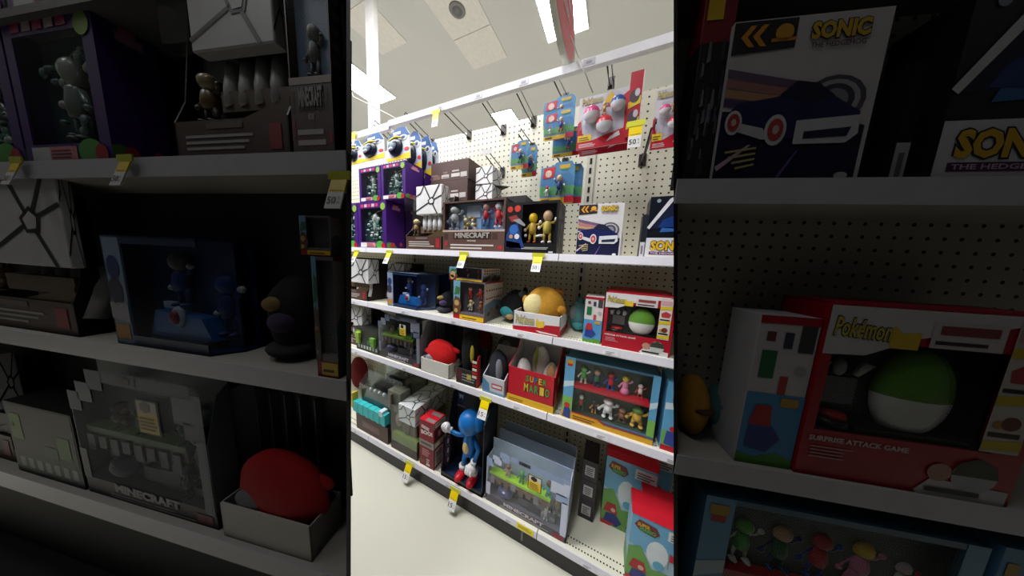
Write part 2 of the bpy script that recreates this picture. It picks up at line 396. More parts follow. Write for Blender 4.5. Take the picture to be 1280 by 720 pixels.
def car_carton(F, u, Y, z, w, h, d, label):
    r = thing(F, 'race_car_carton', label, 'toy box', u, Y, z)
    W = M((226, 222, 226), .4); NV = M((28, 30, 66), .35)
    g = G().box(0, w, 0, d, 0, h, W); g.build('carton', r)
    p = G().front(w, h)
    p.pol([(0, 0), (.97, 0), (.97, .34), (.7, .42), (0, .46)], NV, 1)
    p.pol([(0, .8), (.42, .82), (.42, .99), (0, .99)], M((38, 34, 40)), 2)
    for k in (.05, .13): p.pol([(k, .9), (k+.06, .84), (k+.1, .84), (k+.045, .9), (k+.1, .965), (k+.06, .965)], M((240, 160, 40)), 3)
    p.disc(.34, .91, .06, M((240, 170, 60)), 3); p.rect(.26, .86, .42, .88, M((230, 150, 60)), 3)
    for i, c in enumerate(((120, 90, 130), (190, 130, 130), (210, 160, 120), (90, 70, 120))): p.pol([(0, .72-.06*i), (.5, .62-.05*i), (.5, .57-.05*i), (0, .67-.06*i)], M(c), 2)
    for rr, c in ((.2, (90, 84, 100)), (.165, (190, 186, 194)), (.13, (70, 64, 84)), (.09, (150, 146, 160))): p.disc(.74, .5, rr, M(c), 2.2+.2-rr, asp=.72)
    # car: navy cabin, white nose, red hubs
    p.pol([(.02, .42), (.1, .5), (.36, .53), (.5, .56), (.68, .55), (.92, .42), (.92, .3), (.6, .26), (.3, .29), (.02, .36)], M((34, 40, 96), .3), 4)
    p.pol([(.03, .4), (.3, .34), (.34, .27), (.3, .27), (.03, .35)], M((225, 225, 232)), 5)
    p.pol([(.52, .38), (.92, .4), (.93, .29), (.86, .235), (.52, .235)], M((226, 228, 236)), 5); p.pol([(.58, .31), (.88, .33), (.86, .275), (.58, .265)], M((30, 36, 70)), 6)
    p.pol([(.38, .54), (.48, .62), (.62, .6), (.74, .52), (.6, .48)], M((22, 24, 60)), 5)
    for a, b, q in ((.085, .38, .06), (.385, .325, .075)): p.disc(a, b, q, M((230, 230, 236)), 6, asp=1.3); p.disc(a, b, q*.72, M((206, 70, 76)), 7, asp=1.3); p.disc(a, b, q*.3, M((236, 200, 200)), 8, asp=1.3)
    for i in range(4): p.pol([(.06+.03*i, .2-.035*i), (.28, .225-.035*i), (.28, .212-.035*i), (.06+.03*i, .185-.035*i)], M((206, 190, 130)), 4)
    p.pol([(0, .1), (.22, .24), (.24, .24), (.02, .07)], M((220, 190, 220)), 3); p.pol([(.44, .02), (.56, .2), (.57, .2), (.47, .02)], M((120, 90, 170)), 3)
    p.disc(.88, .035, .045, M((226, 226, 232)), 4, asp=.5)
    p.text('SONIC', .69, .9, .36, .1, M((232, 190, 50)), 5, .05, edge=M((40, 36, 60)), edgew=.1); p.text('THE HEDGEHOG', .69, .82, .34, .03, M((120, 60, 90)), 4)
    p.build('front_print', r)
    c = G(); c.prism([(w, 0), (w*1.04, .004), (w*1.05, h*.3), (w*1.02, h*.42), (w, h*.5)], .004, d*.9, clear((.85, .85, .95), .16)); c.build('clear_bumper', r)
    return r

def stripe_carton(F, u, Y, z, w, h, d, label):
    r = thing(F, 'striped_display_carton', label, 'toy box', u, Y, z)
    K = M((16, 20, 34), .4); wl = w
    g = G().box(0, w, 0, d, 0, h*.96, K); g.box(-w*.12, 0, d*.35, d, 0, h*.72, M((30, 34, 46))); g.build('carton', r)
    p = G().front(w, h*.96)
    p.pol([(0, .48), (1, .48), (1, .9), (.35, .9)], M((16, 26, 60)), 1); p.pol([(.25, .5), (.6, .48), (.9, .6), (.7, .72), (.35, .62)], M((30, 64, 130), .3), 2); p.pol([(.3, .42), (.9, .44), (.9, .5), (.35, .5)], M((60, 110, 180), .3), 2)
    p.pol([(-.02, .5), (.45, .95), (.56, .99), (.56, .94), (.04, .47)], M((232, 232, 238)), 3); p.disc(.2, .93, .05, M((150, 160, 180)), 2)
    p.rect(0, 0, 1, .33, M((230, 230, 236)), 2)
    p.text('SONIC', .53, .2, .82, .16, M((236, 188, 40)), 5, .05, edge=M((34, 34, 70)), edgew=.1); p.rect(.1, .05, .95, .1, M((90, 40, 90)), 3); p.text('THE HEDGEHOG', .53, .075, .8, .03, M((230, 200, 220)), 4)
    p.on((-w*.12, d*.35, 0), (w*.12, 0, 0), (0, 0, h)); p.rect(0, 0, 1, .26, M((222, 222, 228)), 1); p.rect(.3, .06, .7, .2, M((140, 130, 140)), 2)
    p.build('front_print', r)
    return r

def fig_card(F, u, Y, z, w, h, label, grp=None, hue=0, n=1, rz=0):
    """blue figure card with clear bubble and yellow name strip"""
    r = thing(F, 'figure_card', label, 'blister pack', u, Y, z, grp, rz)
    bl = M((84, 136, 176), .4)
    prof = [(0, h*.08), (w*.06, 0), (w*.94, 0), (w, h*.08), (w, h*.86), (w*.9, h), (w*.45, h), (w*.38, h*.93), (0, h*.9)]
    G().prism(prof, 0, .0025, bl).build('card', r)
    p = G().front(w, h)
    p.pol([(.06, .62), (.4, .64), (.44, .9), (.1, .88)], M((196, 40, 50)), 2); p.disc(.24, .74, .1, M((226, 190, 170)), 3); p.rect(.56, .84, .86, .93, M((206, 160, 60)), 2); p.rect(.6, .8, .82, .84, M((70, 140, 70)), 2)
    p.pol([(0, .2), (1, .2), (1, .4), (.6, .46), (.3, .38), (0, .44)], M((96, 160, 90)), 1.5)
    p.rect(0, .0, .74, .14, M((212, 168, 40)), 2); p.rect(.74, .0, 1, .16, RED(), 2); p.rect(.06, .04, .3, .1, M((90, 60, 20)), 3)
    p.build('card_print', r)
    c1 = [((196, 30, 44), (224, 180, 150), (40, 80, 170)), ((60, 150, 70), (224, 190, 160), (34, 54, 130)), ((40, 60, 120), (214, 170, 140), (30, 50, 110))][hue]
    doll(r, w*.6, -.014, h*.17, h*.5, M(c1[2]), M(c1[1]), M(c1[0]), M((96, 60, 40)), (.7, -.2), hands=WHITE())
    if n > 1: doll(r, w*.24, -.012, h*.17, h*.26, M((230, 225, 225)), M((210, 60, 64)), M((225, 210, 200)), name='figurine')
    b = G(); y = -.03
    b.prism([(w*.04, h*.15), (w*.96, h*.15), (w*.96, h*.62), (w*.8, h*.74), (w*.14, h*.7), (w*.04, h*.58)], y, -.001, clear((.93, .96, 1), .13)); b.build('clear_bubble', r)
    return r

def ball_card(F, u, Y, z, w, h, label, grp=None, rz=0, text=True, tall=True):
    """white, red and grey card with clear bubble over three two-tone balls"""
    r = thing(F, 'ball_set_pack', label, 'blister pack', u, Y, z, grp, rz)
    G().prism([(0, 0), (w, 0), (w, h), (w*.5, h*.97), (0, h*.97)], 0, .003, M((196, 194, 200))).build('card', r)
    p = G().front(w, h)
    p.pol([(0, 0), (1, 0), (1, .3), (.6, .22), (.3, .14), (.1, .3), (.06, .55), (0, .5)], RED(), 2); p.pol([(.45, .72), (.72, .78), (1, .95), (1, .78), (.72, .7)], RED(), 2); p.rect(.9, 0, 1, .9, RED(), 2.4)
    p.rect(.02, .14, .3, .26, M((232, 196, 50)), 3); p.lines(.05, .03, .4, .11, 3, M((232, 200, 205)), 3); p.lines(.04, .16, .26, .24, 2, M((120, 90, 30)), 4)
    if text: p.text('Pok\u00e9mon', .26, .88, .4, .12, M((206, 186, 110)), 5, .02, edge=M((50, 50, 90)), edgew=.06); p.pol([(.5, .84), (.62, .98), (.7, .86), (.66, .78), (.54, .78)], M((222, 180, 50)), 3)
    p.pol([(.6, .08), (.85, .16), (.82, .24), (.66, .15)], M((220, 216, 220)), 4)
    p.build('card_print', r)
    def ball(x, zz, rad, top):
        g = G(); n = 14
        for k, (mt, t0, t1) in enumerate(((M(top, .25), 0, .5), (M((222, 220, 224), .25), .5, 1))):
            vs = []; fs = []
            for i in range(6):
                t = math.pi*(t0+(t1-t0)*i/5)
                for j in range(n): a = 2*math.pi*j/n; vs.append((x+rad*math.sin(t)*math.cos(a), -.02+rad*math.sin(t)*math.sin(a)*.8, zz+rad*math.cos(t)))
            for i in range(5):
                for j in range(n): fs.append((i*n+j, (i+1)*n+j, (i+1)*n+(j+1) % n, i*n+(j+1) % n))
            g.add(vs, fs, mt, True)
        g.build('toy_ball', r)
    ball(w*.28, h*.58, w*.16, (206, 60, 120)); ball(w*.76, h*.68, w*.14, (40, 80, 150)); ball(w*.54, h*.36, w*.16, (204, 40, 50))
    doll(r, w*.52, -.02, h*.52, h*.24, M((206, 160, 90)), M((210, 180, 130)), M((190, 140, 80)))
    b = G(); b.prism([(w*.06, h*.3), (w*.3, h*.18), (w*.86, h*.2), (w*.92, h*.7), (w*.7, h*.84), (w*.2, h*.76)], -.045, -.001, clear((.97, .97, 1), .12)); b.build('clear_bubble', r)
    return r

def plush(F, name, label, u, Y, z, rx, ry, rz_, col, extra=(), lump=.05, grp=None, rot=0, cat='plush toy'):
    """soft stuffed body; extra = list of (part name, centre (rx units), radii, colour)"""
    r = thing(F, name, label, cat, u, Y, z, grp, rot)
    ph = random.uniform(0, 9)
    f = lambda p: 1+lump*(math.sin(4*p.x+ph)*math.cos(3*p.z+ph)+.5*math.sin(7*p.y+5*p.z+ph))
    def soft(c):
        m = M(c, .9, 0, .25, 90); return m
    g = G(); g.ell((0, 0, rz_), (rx, ry, rz_), soft(col), 28, 18, fn=lambda p: f(p)*(1.0 if p.z > -.7 else 1.0)); g.build('plush_body', r)
    for nm, c, rad, cc in extra:
        e = G(); e.ell((c[0]*rx, c[1]*ry, rz_+c[2]*rz_), (rad[0]*rx, rad[1]*ry, rad[2]*rz_), soft(cc), 16, 10); e.build(nm, r)
    return r

def tray(F, u, Y, z, w, h, d, label, col, back=None, paint=None, name='display_tray', grp=None, rim=None, side=None):
    r = thing(F, name, label, 'display tray', u, Y, z, grp)
    t = .005; m = col; g = G(); hs = side or h
    inn = rim or m
    g.box(0, w, 0, t, 0, h, m); g.box(0, w, d-t, d, 0, back or h, inn); g.box(0, w, 0, d, 0, t, inn)
    for x in (0, w-t):
        g.prism([(0, 0), (d, 0), (d, back or h), (d*.6, hs), (0, h)], x, x+t, m, 'x')
        if rim:
            xi = t if x == 0 else w-t-.001
            g.prism([(t, t), (d-t, t), (d-t, (back or h)-.001), (d*.6, hs-.001), (t, h-.001)], xi, xi+.001, inn, 'x')
    g.build('tray_body', r, .0012)
    if paint:
        p = G(); paint(p, w, h, d); p.build('tray_print', r)
    return r

def block_set(F, u, Y, z, w, h, d, label, grp=None, stickers=True, dark=False):
    """clear cased playset: grass ledge over a dark cave, grey lettered foot, stepped pale blue corners"""
    r = thing(F, 'block_playset', label, 'toy box', u, Y, z, grp)
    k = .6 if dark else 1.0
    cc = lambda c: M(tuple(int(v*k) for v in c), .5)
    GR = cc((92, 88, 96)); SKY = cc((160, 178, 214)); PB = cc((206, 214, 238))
    g = G(); g.box(0, w, 0, d, 0, h*.13, GR); g.box(0, w, d-.004, d, 0, h*.98, cc((176, 192, 214))); g.box(0, .004, 0, d, 0, h*.78, PB); g.prism([(0, 0), (d, 0), (d, h*.96), (d*.5, h*.9), (0, h*.6)], w-.004, w, cc((196, 202, 222)), 'x'); g.build('carton', r)
    p = G().front(w, h)
    p.text('MINECRAFT', .5, .105, .5, .065, M((206, 200, 206)), 4, .05, edge=M((50, 46, 54)), edgew=.09); p.lines(.2, .02, .86, .06, 2, M((200, 196, 200)), 2); p.rect(.86, .02, .97, .09, M((150, 50, 66)), 2)
    p.rect(.0, .13, .06, .36, cc((200, 200, 226)), 2)
    for i, (a0, a1, b0, b1) in enumerate(((0, .1, .66, .8), (.08, .2, .74, .88), (.18, .3, .84, .98), (.8, .97, .72, .9), (.86, .99, .62, .74), (.93, .985, .13, .64))): p.rect(a0, b0, a1, b1, PB if i % 2 else SKY, 3)
    p.pol([(.3, .9), (.93, .9), (.93, .985), (.32, .985)], cc((150, 166, 204)), 2); p.rect(.935, .1, .995, .93, cc((208, 214, 236)), 2.5); p.rect(.42, .915, .56, .97, M((60, 58, 64)), 3); p.pol([(.46, .925), (.49, .915), (.52, .925), (.52, .955), (.49, .97), (.46, .955)], M((30, 30, 32)), 4)
    if stickers:
        p.rect(.54, .6, .7, .84, M((60, 56, 60)), 4); p.rect(.55, .61, .69, .75, YEL(), 5); p.rect(.55, .75, .69, .83, M((226, 220, 200)), 5); p.pol([(.575, .77), (.61, .75), (.645, .77), (.645, .81), (.61, .83), (.575, .81)], BLACK(), 6)
        p.lines(.56, .63, .68, .73, 4, M((120, 100, 30)), 6)
    p.build('front_print', r)
    e = G(); e.box(w*.03, w*.8, .012, d*.7, h*.48, h*.52, cc((168, 222, 40))); e.box(w*.03, w*.8, .014, d*.7, h*.4, h*.48, cc((128, 96, 74)))
    for i in range(8): e.box(w*(.04+.095*i), w*(.10+.095*i), .008, .014, h*(.37 if i % 2 else .34), h*.46, cc((112, 82, 64)) if i % 3 else cc((130, 124, 130)))
    e.build('grass_ledge', r)
    c = G(); c.box(w*.05, w*.82, d*.6, d*.64, h*.13, h*.4, cc((46, 42, 48)))
    for a, b, s, q in ((.42, .17, .12, (84, 80, 88)), (.54, .14, .16, (66, 62, 70)), (.64, .26, .1, (110, 106, 112)), (.78, .14, .08, (120, 116, 122)), (.7, .14, .1, (150, 146, 150))): c.box(w*a, w*(a+s), .02, .05, h*b, h*(b+s*.9), cc(q))
    c.build('cave_blocks', r)
    b = G(); b.ell((w*.24, .03, h*.22), (w*.1, .03, h*.08), cc((80, 76, 128)), 12, 8); b.ell((w*.24, .005, h*.27), (w*.02, .004, h*.016), cc((235, 235, 240)), 8, 5); b.build('toy_boulder', r)
    for a, hh, bc, hc in ((.26, .2, (200, 170, 150), (150, 90, 70)), (.44, .2, (70, 140, 70), (90, 170, 90)), (.77, .24, (60, 150, 150), (90, 66, 56))):
        doll(r, w*a, .03, h*.52, h*hh, cc(bc), cc(hc), cc(bc), wide=1.3)
    doll(r, w*.76, .02, h*.14, h*.24, cc((176, 176, 176)), cc((196, 196, 196)), cc((170, 170, 172)), wide=.9)
    doll(r, w*.88, .03, h*.3, h*.36, cc((120, 106, 70)), cc((130, 120, 80)), cc((96, 90, 70)))
    q = G(); q.add([(a, -.0003, b) for a, b in [(0, h*.13), (w, h*.13), (w*.995, h*.95), (w*.93, h), (w*.3, h), (w*.2, h*.9), (w*.1, h*.82), (0, h*.72)]], [tuple(range(8))], clear((.94, .96, 1), .14)); q.build('clear_front', r)
    return r

def ten_figure_carton(F, u, Y, z, w, h, d, label):
    r = thing(F, 'figure_set_carton', label, 'toy box', u, Y, z)
    SK = M((104, 172, 216), .4); win = (.12, .12, .93, .97)
    shell(w, h, d, M((74, 120, 150), .4), M((52, 66, 56)), win).build('carton', r)
    p = G().front(w, h)
    for a0, a1 in ((0, .12), (.93, 1)):
        p.rect(a0, .12, a1, 1, SK, 1); p.rect(a0, .12, a1, .36, M((130, 190, 90)), 2); p.pol([(a0, .5), (a1, .56), (a1, .64), (a0, .6)], M((210, 232, 244)), 2)
    p.rect(.02, .9, .1, .96, M((206, 160, 50)), 3); p.rect(.03, .86, .09, .9, M((196, 50, 50)), 3)
    p.pol([(.01, .02), (.11, .0), (.11, .14), (.08, .2), (.03, .18)], M((50, 70, 140)), 3); p.disc(.06, .22, .035, M((206, 44, 50)), 4)
    p.pol([(0, 0), (1, 0), (1, .08), (.5, .07), (.42, .12), (.0, .12)], M((230, 172, 34)), 2); p.pol([(.12, .12), (.42, .125), (.5, .085), (.93, .085), (.93, .1), (.52, .1), (.44, .14), (.12, .14)], RED(), 3)
    p.lines(.14, .03, .46, .1, 2, M((120, 50, 30)), 4)
    p.build('front_print', r)
    b = G().box(w*.12, w*.93, .006, .06, h*.52, h*.57, RED()); b.build('divider_bar', r)
    top = [((90, 180, 80), (110, 190, 90), (230, 230, 220), None), ((44, 110, 60), (214, 170, 140), (40, 56, 120), None), ((196, 34, 44), (190, 40, 44), (40, 80, 170), None), ((232, 140, 180), (240, 206, 70), (236, 150, 190), (236, 130, 176)), ((226, 224, 226), (222, 200, 200), (210, 60, 60), None)]
    for i, (bc, hc, lc, dr) in enumerate(top):
        doll(r, w*(.22+.155*i), .035, h*.58, h*(.27 if i < 4 else .2), M(bc), M(hc), M(lc), dress=M(dr) if dr else None, wide=1.15, name='upper_figurine')
    low = [((200, 60, 64), (226, 220, 220), (60, 120, 60)), ((40, 42, 50), (60, 64, 80), (220, 150, 50)), ((226, 226, 228), (236, 236, 238), (220, 220, 222)), ((136, 90, 66), (150, 100, 74), (110, 70, 50)), ((206, 160, 50), (90, 140, 60), (214, 170, 60))]
    for i, (bc, hc, lc) in enumerate(low):
        doll(r, w*(.22+.155*i), .035, h*.14, h*(.24, .2, .3, .2, .3)[i], M(bc), M(hc), M(lc), wide=(1, 1.1, 1.6, 1.6, 1.7)[i], name='lower_figurine')
    pane(w, h, win, r, .05)
    return r

def ball_box(F, u, Y, z, w, h, d, label, grp=None, bx=1., bz=1.2):
    r = thing(F, 'ball_game_carton', label, 'toy box', u, Y, z, grp)
    win = (.05, .28, .86, .8)
    shell(w, h, d, RED(), M((44, 42, 48)), win).build('carton', r)
    p = G().front(w, h)
    p.pol([(.0, .72), (.2, .73), (.42, .84), (.8, .93), (.95, .985), (.0, .985)], M((232, 228, 230)), 2)
    p.text('Pok\u00e9mon', .16, .87, .26, .1, M((222, 196, 70)), 5, .02, rot=-.06, edge=M((60, 56, 70)), edgew=.06)
    p.pol([(.28, .82), (.3, .9), (.34, .86), (.42, .87), (.42, .78), (.3, .78)], M((240, 206, 50)), 3)
    p.rect(.46, .8, .76, .93, M((226, 216, 216)), 4); p.rect(.49, .87, .73, .915, M((150, 70, 70)), 5); p.lines(.48, .82, .74, .86, 1, M((60, 40, 40)), 5)
    p.rect(.8, .29, .96, .97, M((226, 216, 208)), 3)
    for b in (.3, .54, .78): p.pol([(.8, b), (.96, b+.015), (.96, b+.065), (.8, b+.05)], M((230, 200, 40)), 4)
    p.pol([(.83, .66), (.93, .66), (.95, .72), (.88, .76), (.82, .72)], M((196, 60, 70)), 4); p.disc(.89, .45, .04, M((120, 60, 40)), 4); p.disc(.84, .44, .025, M((200, 150, 60)), 4); p.rect(.81, .61, .94, .63, BLACK(), 4); p.rect(.81, .375, .94, .4, BLACK(), 4); p.rect(.81, .86, .95, .93, M((226, 170, 180)), 4)
    p.text('SURPRISE ATTACK GAME', .27, .235, .48, .03, M((240, 226, 228)), 3, .03); p.lines(.05, .12, .26, .2, 4, M((226, 150, 160)), 3)
    p.pol([(.58, .02), (.64, .1), (.98, .08), (.98, .0), (.6, .0)], M((230, 226, 228)), 2); p.disc(.82, .14, .1, M((206, 206, 206)), 3); p.pol([(.72, .14), (.92, .14), (.9, .21), (.82, .245), (.74, .21)], M((64, 70, 56)), 4); p.disc(.67, .14, .055, M((206, 150, 130)), 3); p.rect(.62, .03, .86, .055, BLACK(), 5)
    p.build('front_print', r)
    # plain green-over-white ball on a black stand with a red pad
    cx, cz, R = w*.58, h*.515, h*.2
    for nm, col, t0, t1 in (('ball_top', (108, 160, 62), 0, .52), ('ball_bottom', (232, 232, 230), .52, 1)):
        g = G(); n = 44; vs = []; fs = []
        for i in range(15):
            t = math.pi*(t0+(t1-t0)*i/14)
            for j in range(n): a = 2*math.pi*j/n; vs.append((cx+bx*R*math.sin(t)*math.cos(a), .004+R*.42+R*.4*math.sin(t)*math.sin(a), cz+bz*R*math.cos(t)))
        for i in range(14):
            for j in range(n): fs.append((i*n+j, (i+1)*n+j, (i+1)*n+(j+1) % n, i*n+(j+1) % n))
        g.add(vs, fs, M(col, .25), True); g.build(nm, r)
    s = G(); s.tube([(w*.2, .035, h*.285), (w*.2, .035, h*.325)], [.03, .028], BLACK(), 16); s.tube([(w*.22, .035, h*.325), (w*.22, .035, h*.355)], [.022, .02], M((196, 30, 40)), 16); s.box(w*.28, w*.8, .01, .06, h*.275, h*.31, BLACK()); s.build('black_stand', r)
    e = G(); e.box(w*.14, w*.33, .04, .042, h*.4, h*.56, M((130, 126, 134))); e.disc
    for a in (.12, .31): e.tube([(w*a, .04, h*.58), (w*(a+(.02 if a > .2 else -.005)), .03, h*.66)], [.006, .01], M((220, 220, 224)), 6)
    e.ell((w*.22, .04, h*.62), (w*.03, .01, h*.05), M((196, 196, 200)), 10, 7); e.build('grey_card_figure', r)
    pane(w, h, win, r, .06)
    return r

def small_box(F, u, Y, z, w, h, d, label):
    r = thing(F, 'small_figure_box', label, 'toy box', u, Y, z)
    G().box(0, w, 0, d, 0, h, M((226, 222, 224), .4)).build('carton', r, .001)
    p = G().front(w, h)
    p.rect(0, .0, 1, .5, M((84, 158, 214)), 1); p.pol([(0, 0), (1, 0), (1, .06), (.7, .1), (.3, .05), (0, .08)], M((96, 160, 60)), 2); p.rect(0, .95, 1, 1, RED(), 2)
    p.rect(.12, .6, .38, .78, M((30, 120, 66)), 2); p.rect(.45, .8, .6, .9, M((60, 70, 90)), 2); p.rect(.7, .78, .95, .95, M((70, 70, 74)), 2); p.rect(.15, .84, .3, .9, M((120, 60, 60)), 2); p.rect(.5, .5, .64, .62, M((206, 70, 64)), 2); p.disc(.82, .66, .1, M((190, 190, 194)), 2)
    p.pol([(.1, .12), (.5, .1), (.72, .2), (.5, .3), (.14, .3)], M((44, 66, 150)), 3); p.pol([(.1, .28), (.5, .28), (.46, .42), (.2, .42)], M((200, 44, 50)), 4); p.rect(.6, .42, .9, .48, M((206, 170, 60)), 3)
    p.build('front_print', r)
    q = G().right(w, h, d); q.rect(.02, .02, .98, .98, M((190, 40, 50)), 1); q.rect(.2, .3, .8, .7, M((150, 110, 60)), 2); q.build('side_print', r)
    return r

def game_box(F, u, Y, z, w, h, d, label, grp, red_h=.0, lid=True):
    """sky-blue scene box with green hills and a bright red lid"""
    r = thing(F, 'scene_print_box', label, 'toy box', u, Y, z, grp)
    hb = h*.93
    G().box(0, w, 0, d, 0, hb, M((176, 206, 222), .4)).build('carton', r, .001)
    if lid:
        g = G(); g.hexa([(-.002, -.003, hb), (w+.002, -.003, hb), (w+.002, d+.002, hb), (-.002, d+.002, hb), (-.002, d*.18, h), (w+.002, d*.18, h), (w+.002, d+.002, h), (-.002, d+.002, h)], M((206, 28, 48), .4)); g.build('red_lid', r)
    p = G().front(w, hb)
    p.pol([(0, .55), (.3, .5), (.6, .56), (1, .5), (1, 1), (0, 1)], M((120, 178, 214)), 1); p.disc(.46, .55, .17, M((226, 234, 238)), 2, asp=1.1)
    p.pol([(0, 0), (1, 0), (1, .26), (.7, .34), (.4, .3), (.2, .56), (.0, .5)], M((112, 164, 84)), 3); p.disc(.5, .4, .09, M((110, 176, 206)), 4)
    p.pol([(.05, .86), (.12, .95), (.4, .92), (.46, .84), (.38, .78), (.14, .8)], M((120, 60, 60)), 4); p.text('SUPER', .2, .885, .2, .05, M((226, 180, 60)), 6, .04); p.text('MARIO', .27, .83, .26, .06, M((90, 170, 90)), 6, .05)
    p.rect(.58, .82, .98, .96, M((226, 230, 232)), 3); p.lines(.62, .84, .96, .94, 3, M((90, 90, 96)), 4)
    p.rect(.63, .42, .645, .66, M((150, 150, 150)), 4); p.pol([(.645, .66), (.86, .56), (.645, .54)], M((206, 50, 60)), 5)
    p.pol([(.06, .04), (.34, .02), (.44, .1), (.3, .2), (.1, .18)], M((50, 60, 130)), 5); p.pol([(.04, .2), (.34, .2), (.28, .34), (.1, .34)], M((180, 44, 54)), 5.5); p.disc(.24, .25, .05, M((220, 180, 160)), 6)
    p.pol([(.0, .0), (.2, .0), (.3, .05), (.0, .06)], M((190, 50, 56)), 6); p.pol([(.52, .06), (.72, .06), (.7, .12), (.54, .13)], M((120, 80, 50)), 5); p.pol([(.76, .2), (.86, .32), (.96, .2)], M((190, 60, 64)), 5)
    p.build('front_print', r)
    q = G().left(hb, d); q.rect(.02, .02, .98, .98, M((150, 190, 210)), 1); q.rect(.02, .02, .98, .3, M((110, 150, 90)), 2); q.build('side_print', r)
    return r

def plain_carton(F, u, Y, z, w, h, d, label, col, grp=None, printer=None, side=None, name='storage_carton', rz=0):
    r = thing(F, name, label, 'box', u, Y, z, grp, rz)
    G().box(0, w, 0, d, 0, h, M(col, .5)).build('carton', r, .0012)
    if printer: p = G().front(w, h); printer(p); p.build('front_print', r)
    if side: p = G().right(w, h, d); side(p); p.build('side_print', r)
    return r

def ape_box(F, u, Y, z, w, h, d, label, grp, low=False):
    """grey window box with a beige picture grid and brown figures on its side"""
    r = thing(F, 'picture_side_carton', label, 'toy box', u, Y, z, grp)
    win = (.22, .2, .97, .97)
    shell(w, h, d, M((120, 112, 118), .4), M((104, 98, 106)), win).build('carton', r)
    p = G().front(w, h)
    p.rect(0, .14, .22, 1, M((120, 176, 206)), 1); p.rect(0, 0, 1, .14, M((176, 30, 44)), 1); p.rect(.22, .02, .98, .13, YEL(), 2); p.lines(.3, .05, .9, .1, 1, M((90, 60, 20)), 3)
    p.pol([(.02, .62), (.2, .66), (.22, .82), (.08, .86)], M((70, 120, 70)), 2); p.pol([(0, .14), (.22, .14), (.28, .34), (.2, .56), (.06, .6), (0, .4)], M((110, 74, 50)), 3); p.disc(.12, .42, .08, M((206, 170, 110)), 4); p.disc(.1, .22, .06, M((206, 176, 110)), 4)
    p.build('front_print', r)
    for a, b, c1, c2 in ((.45, .56, (190, 60, 60), (220, 200, 180)), (.78, .58, (200, 70, 60), (206, 120, 110)), (.48, .24, (226, 214, 180), (220, 180, 130)), (.8, .24, (160, 100, 60), (150, 96, 60))):
        doll(r, w*a, .03, h*b, h*.28, M(c1), M(c2), M(c1), wide=1.2)
    pane(w, h, win, r, .1)
    q = G().right(w, h, d)
    q.rect(0, .45, 1, .98, M((222, 206, 196)), 1); q.rect(0, .0, 1, .45, M((110, 124, 140)), 1); q.pol([(0, .45), (.5, .55), (1, .45), (1, .3), (0, .3)], M((110, 130, 150)), 2)
    for i in range(7):
        for j in range(2): q.disc(.09+.13*i, .6+.2*j, .045, M(random.choice([(110, 60, 50), (80, 70, 60), (150, 80, 60)])), 3, 8, asp=.55*d/h)
    for i in range(8): q.disc(.08+.12*i, .1+.1*(i % 3), .09, M(random.choice([(96, 66, 46), (70, 50, 40), (140, 110, 70), (60, 60, 50)])), 3+.1*i, 9, asp=.7*d/h)
    q.rect(0, .97, 1, 1, RED(), 3); q.build('side_print', r)
    return r

def chamfer_carton(F, u, Y, z, w, h, d, label):
    """deep blue window carton with its right front corner cut away"""
    r = thing(F, 'cut_corner_carton', label, 'toy box', u, Y, z)
    B = M((26, 52, 96), .4); c = min(d*.55, .09)
    prof = [(0, 0), (w, 0), (w+c, c), (w+c, d), (0, d)]
    g = G(); g.prism(prof, 0, .006, B, 'z'); g.prism(prof, h-.006, h, B, 'z'); g.box(0, .005, 0, d, 0, h, B); g.box(0, w+c, d-.005, d, 0, h, B)
    g.box(0, w*.2, 0, .004, 0, h, M((150, 176, 206))); g.box(w*.2, w, 0, .004, 0, h*.1, B); g.box(w*.2, w, 0, .004, h*.93, h, B)
    g.box(0, w+c*.6, c*1.1, c*1.1+.003, .006, h-.006, M((34, 66, 110)))
    g.build('carton', r)
    p = G().front(w, h); p.disc(.1, .72, .07, M((40, 60, 130)), 2, asp=1.5); p.disc(.09, .5, .08, M((60, 50, 80)), 2, asp=1.6); p.rect(.02, .06, .18, .2, M((206, 140, 60)), 2); p.pol([(.0, .25), (.2, .22), (.2, .4), (.0, .4)], M((196, 190, 200)), 2)
    p.on((0, 0, h), (w, 0, 0), (0, d, 0)); p.rect(.0, .0, 1, .06, M((200, 210, 224)), 1); p.rect(.8, .1, 1, .5, M((170, 180, 190)), 1)
    p.build('front_print', r)
    e = G(); e.pol if False else None
    e.hexa([(w*.28, .02, h*.1), (w*.95, .02, h*.1), (w*.95, .06, h*.1), (w*.28, .06, h*.1), (w*.36, .02, h*.34), (w*.85, .02, h*.3), (w*.85, .06, h*.3), (w*.36, .06, h*.34)], M((40, 120, 190), .3)); e.ell((w*.62, .02, h*.3), (w*.07, .01, h*.1), M((226, 226, 230)), 10, 7); e.ell((w*.62, .012, h*.3), (w*.045, .01, h*.065), M((190, 50, 50)), 10, 7); e.box(w*.4, w*.58, .03, .04, h*.36, h*.42, M((206, 214, 226))); e.build('toy_vehicle', r)
    doll(r, w*.6, .04, h*.38, h*.5, M((44, 70, 140)), M((150, 120, 110)), M((44, 70, 140)), hands=WHITE())
    doll(r, w*.98, .06, h*.12, h*.6, M((36, 56, 120)), M((50, 76, 150)), M((36, 56, 120)), hands=WHITE())
    cl = clear((.8, .88, 1), .12)
    G().add([(w*.2, .001, h*.1), (w, .001, h*.1), (w, .001, h*.93), (w*.2, .001, h*.93)], [(0, 1, 2, 3)], cl).add([(w, 0, 0), (w+c, c, 0), (w+c, c, h), (w, 0, h)], [(0, 1, 2, 3)], cl).build('window_film', r)
    return r

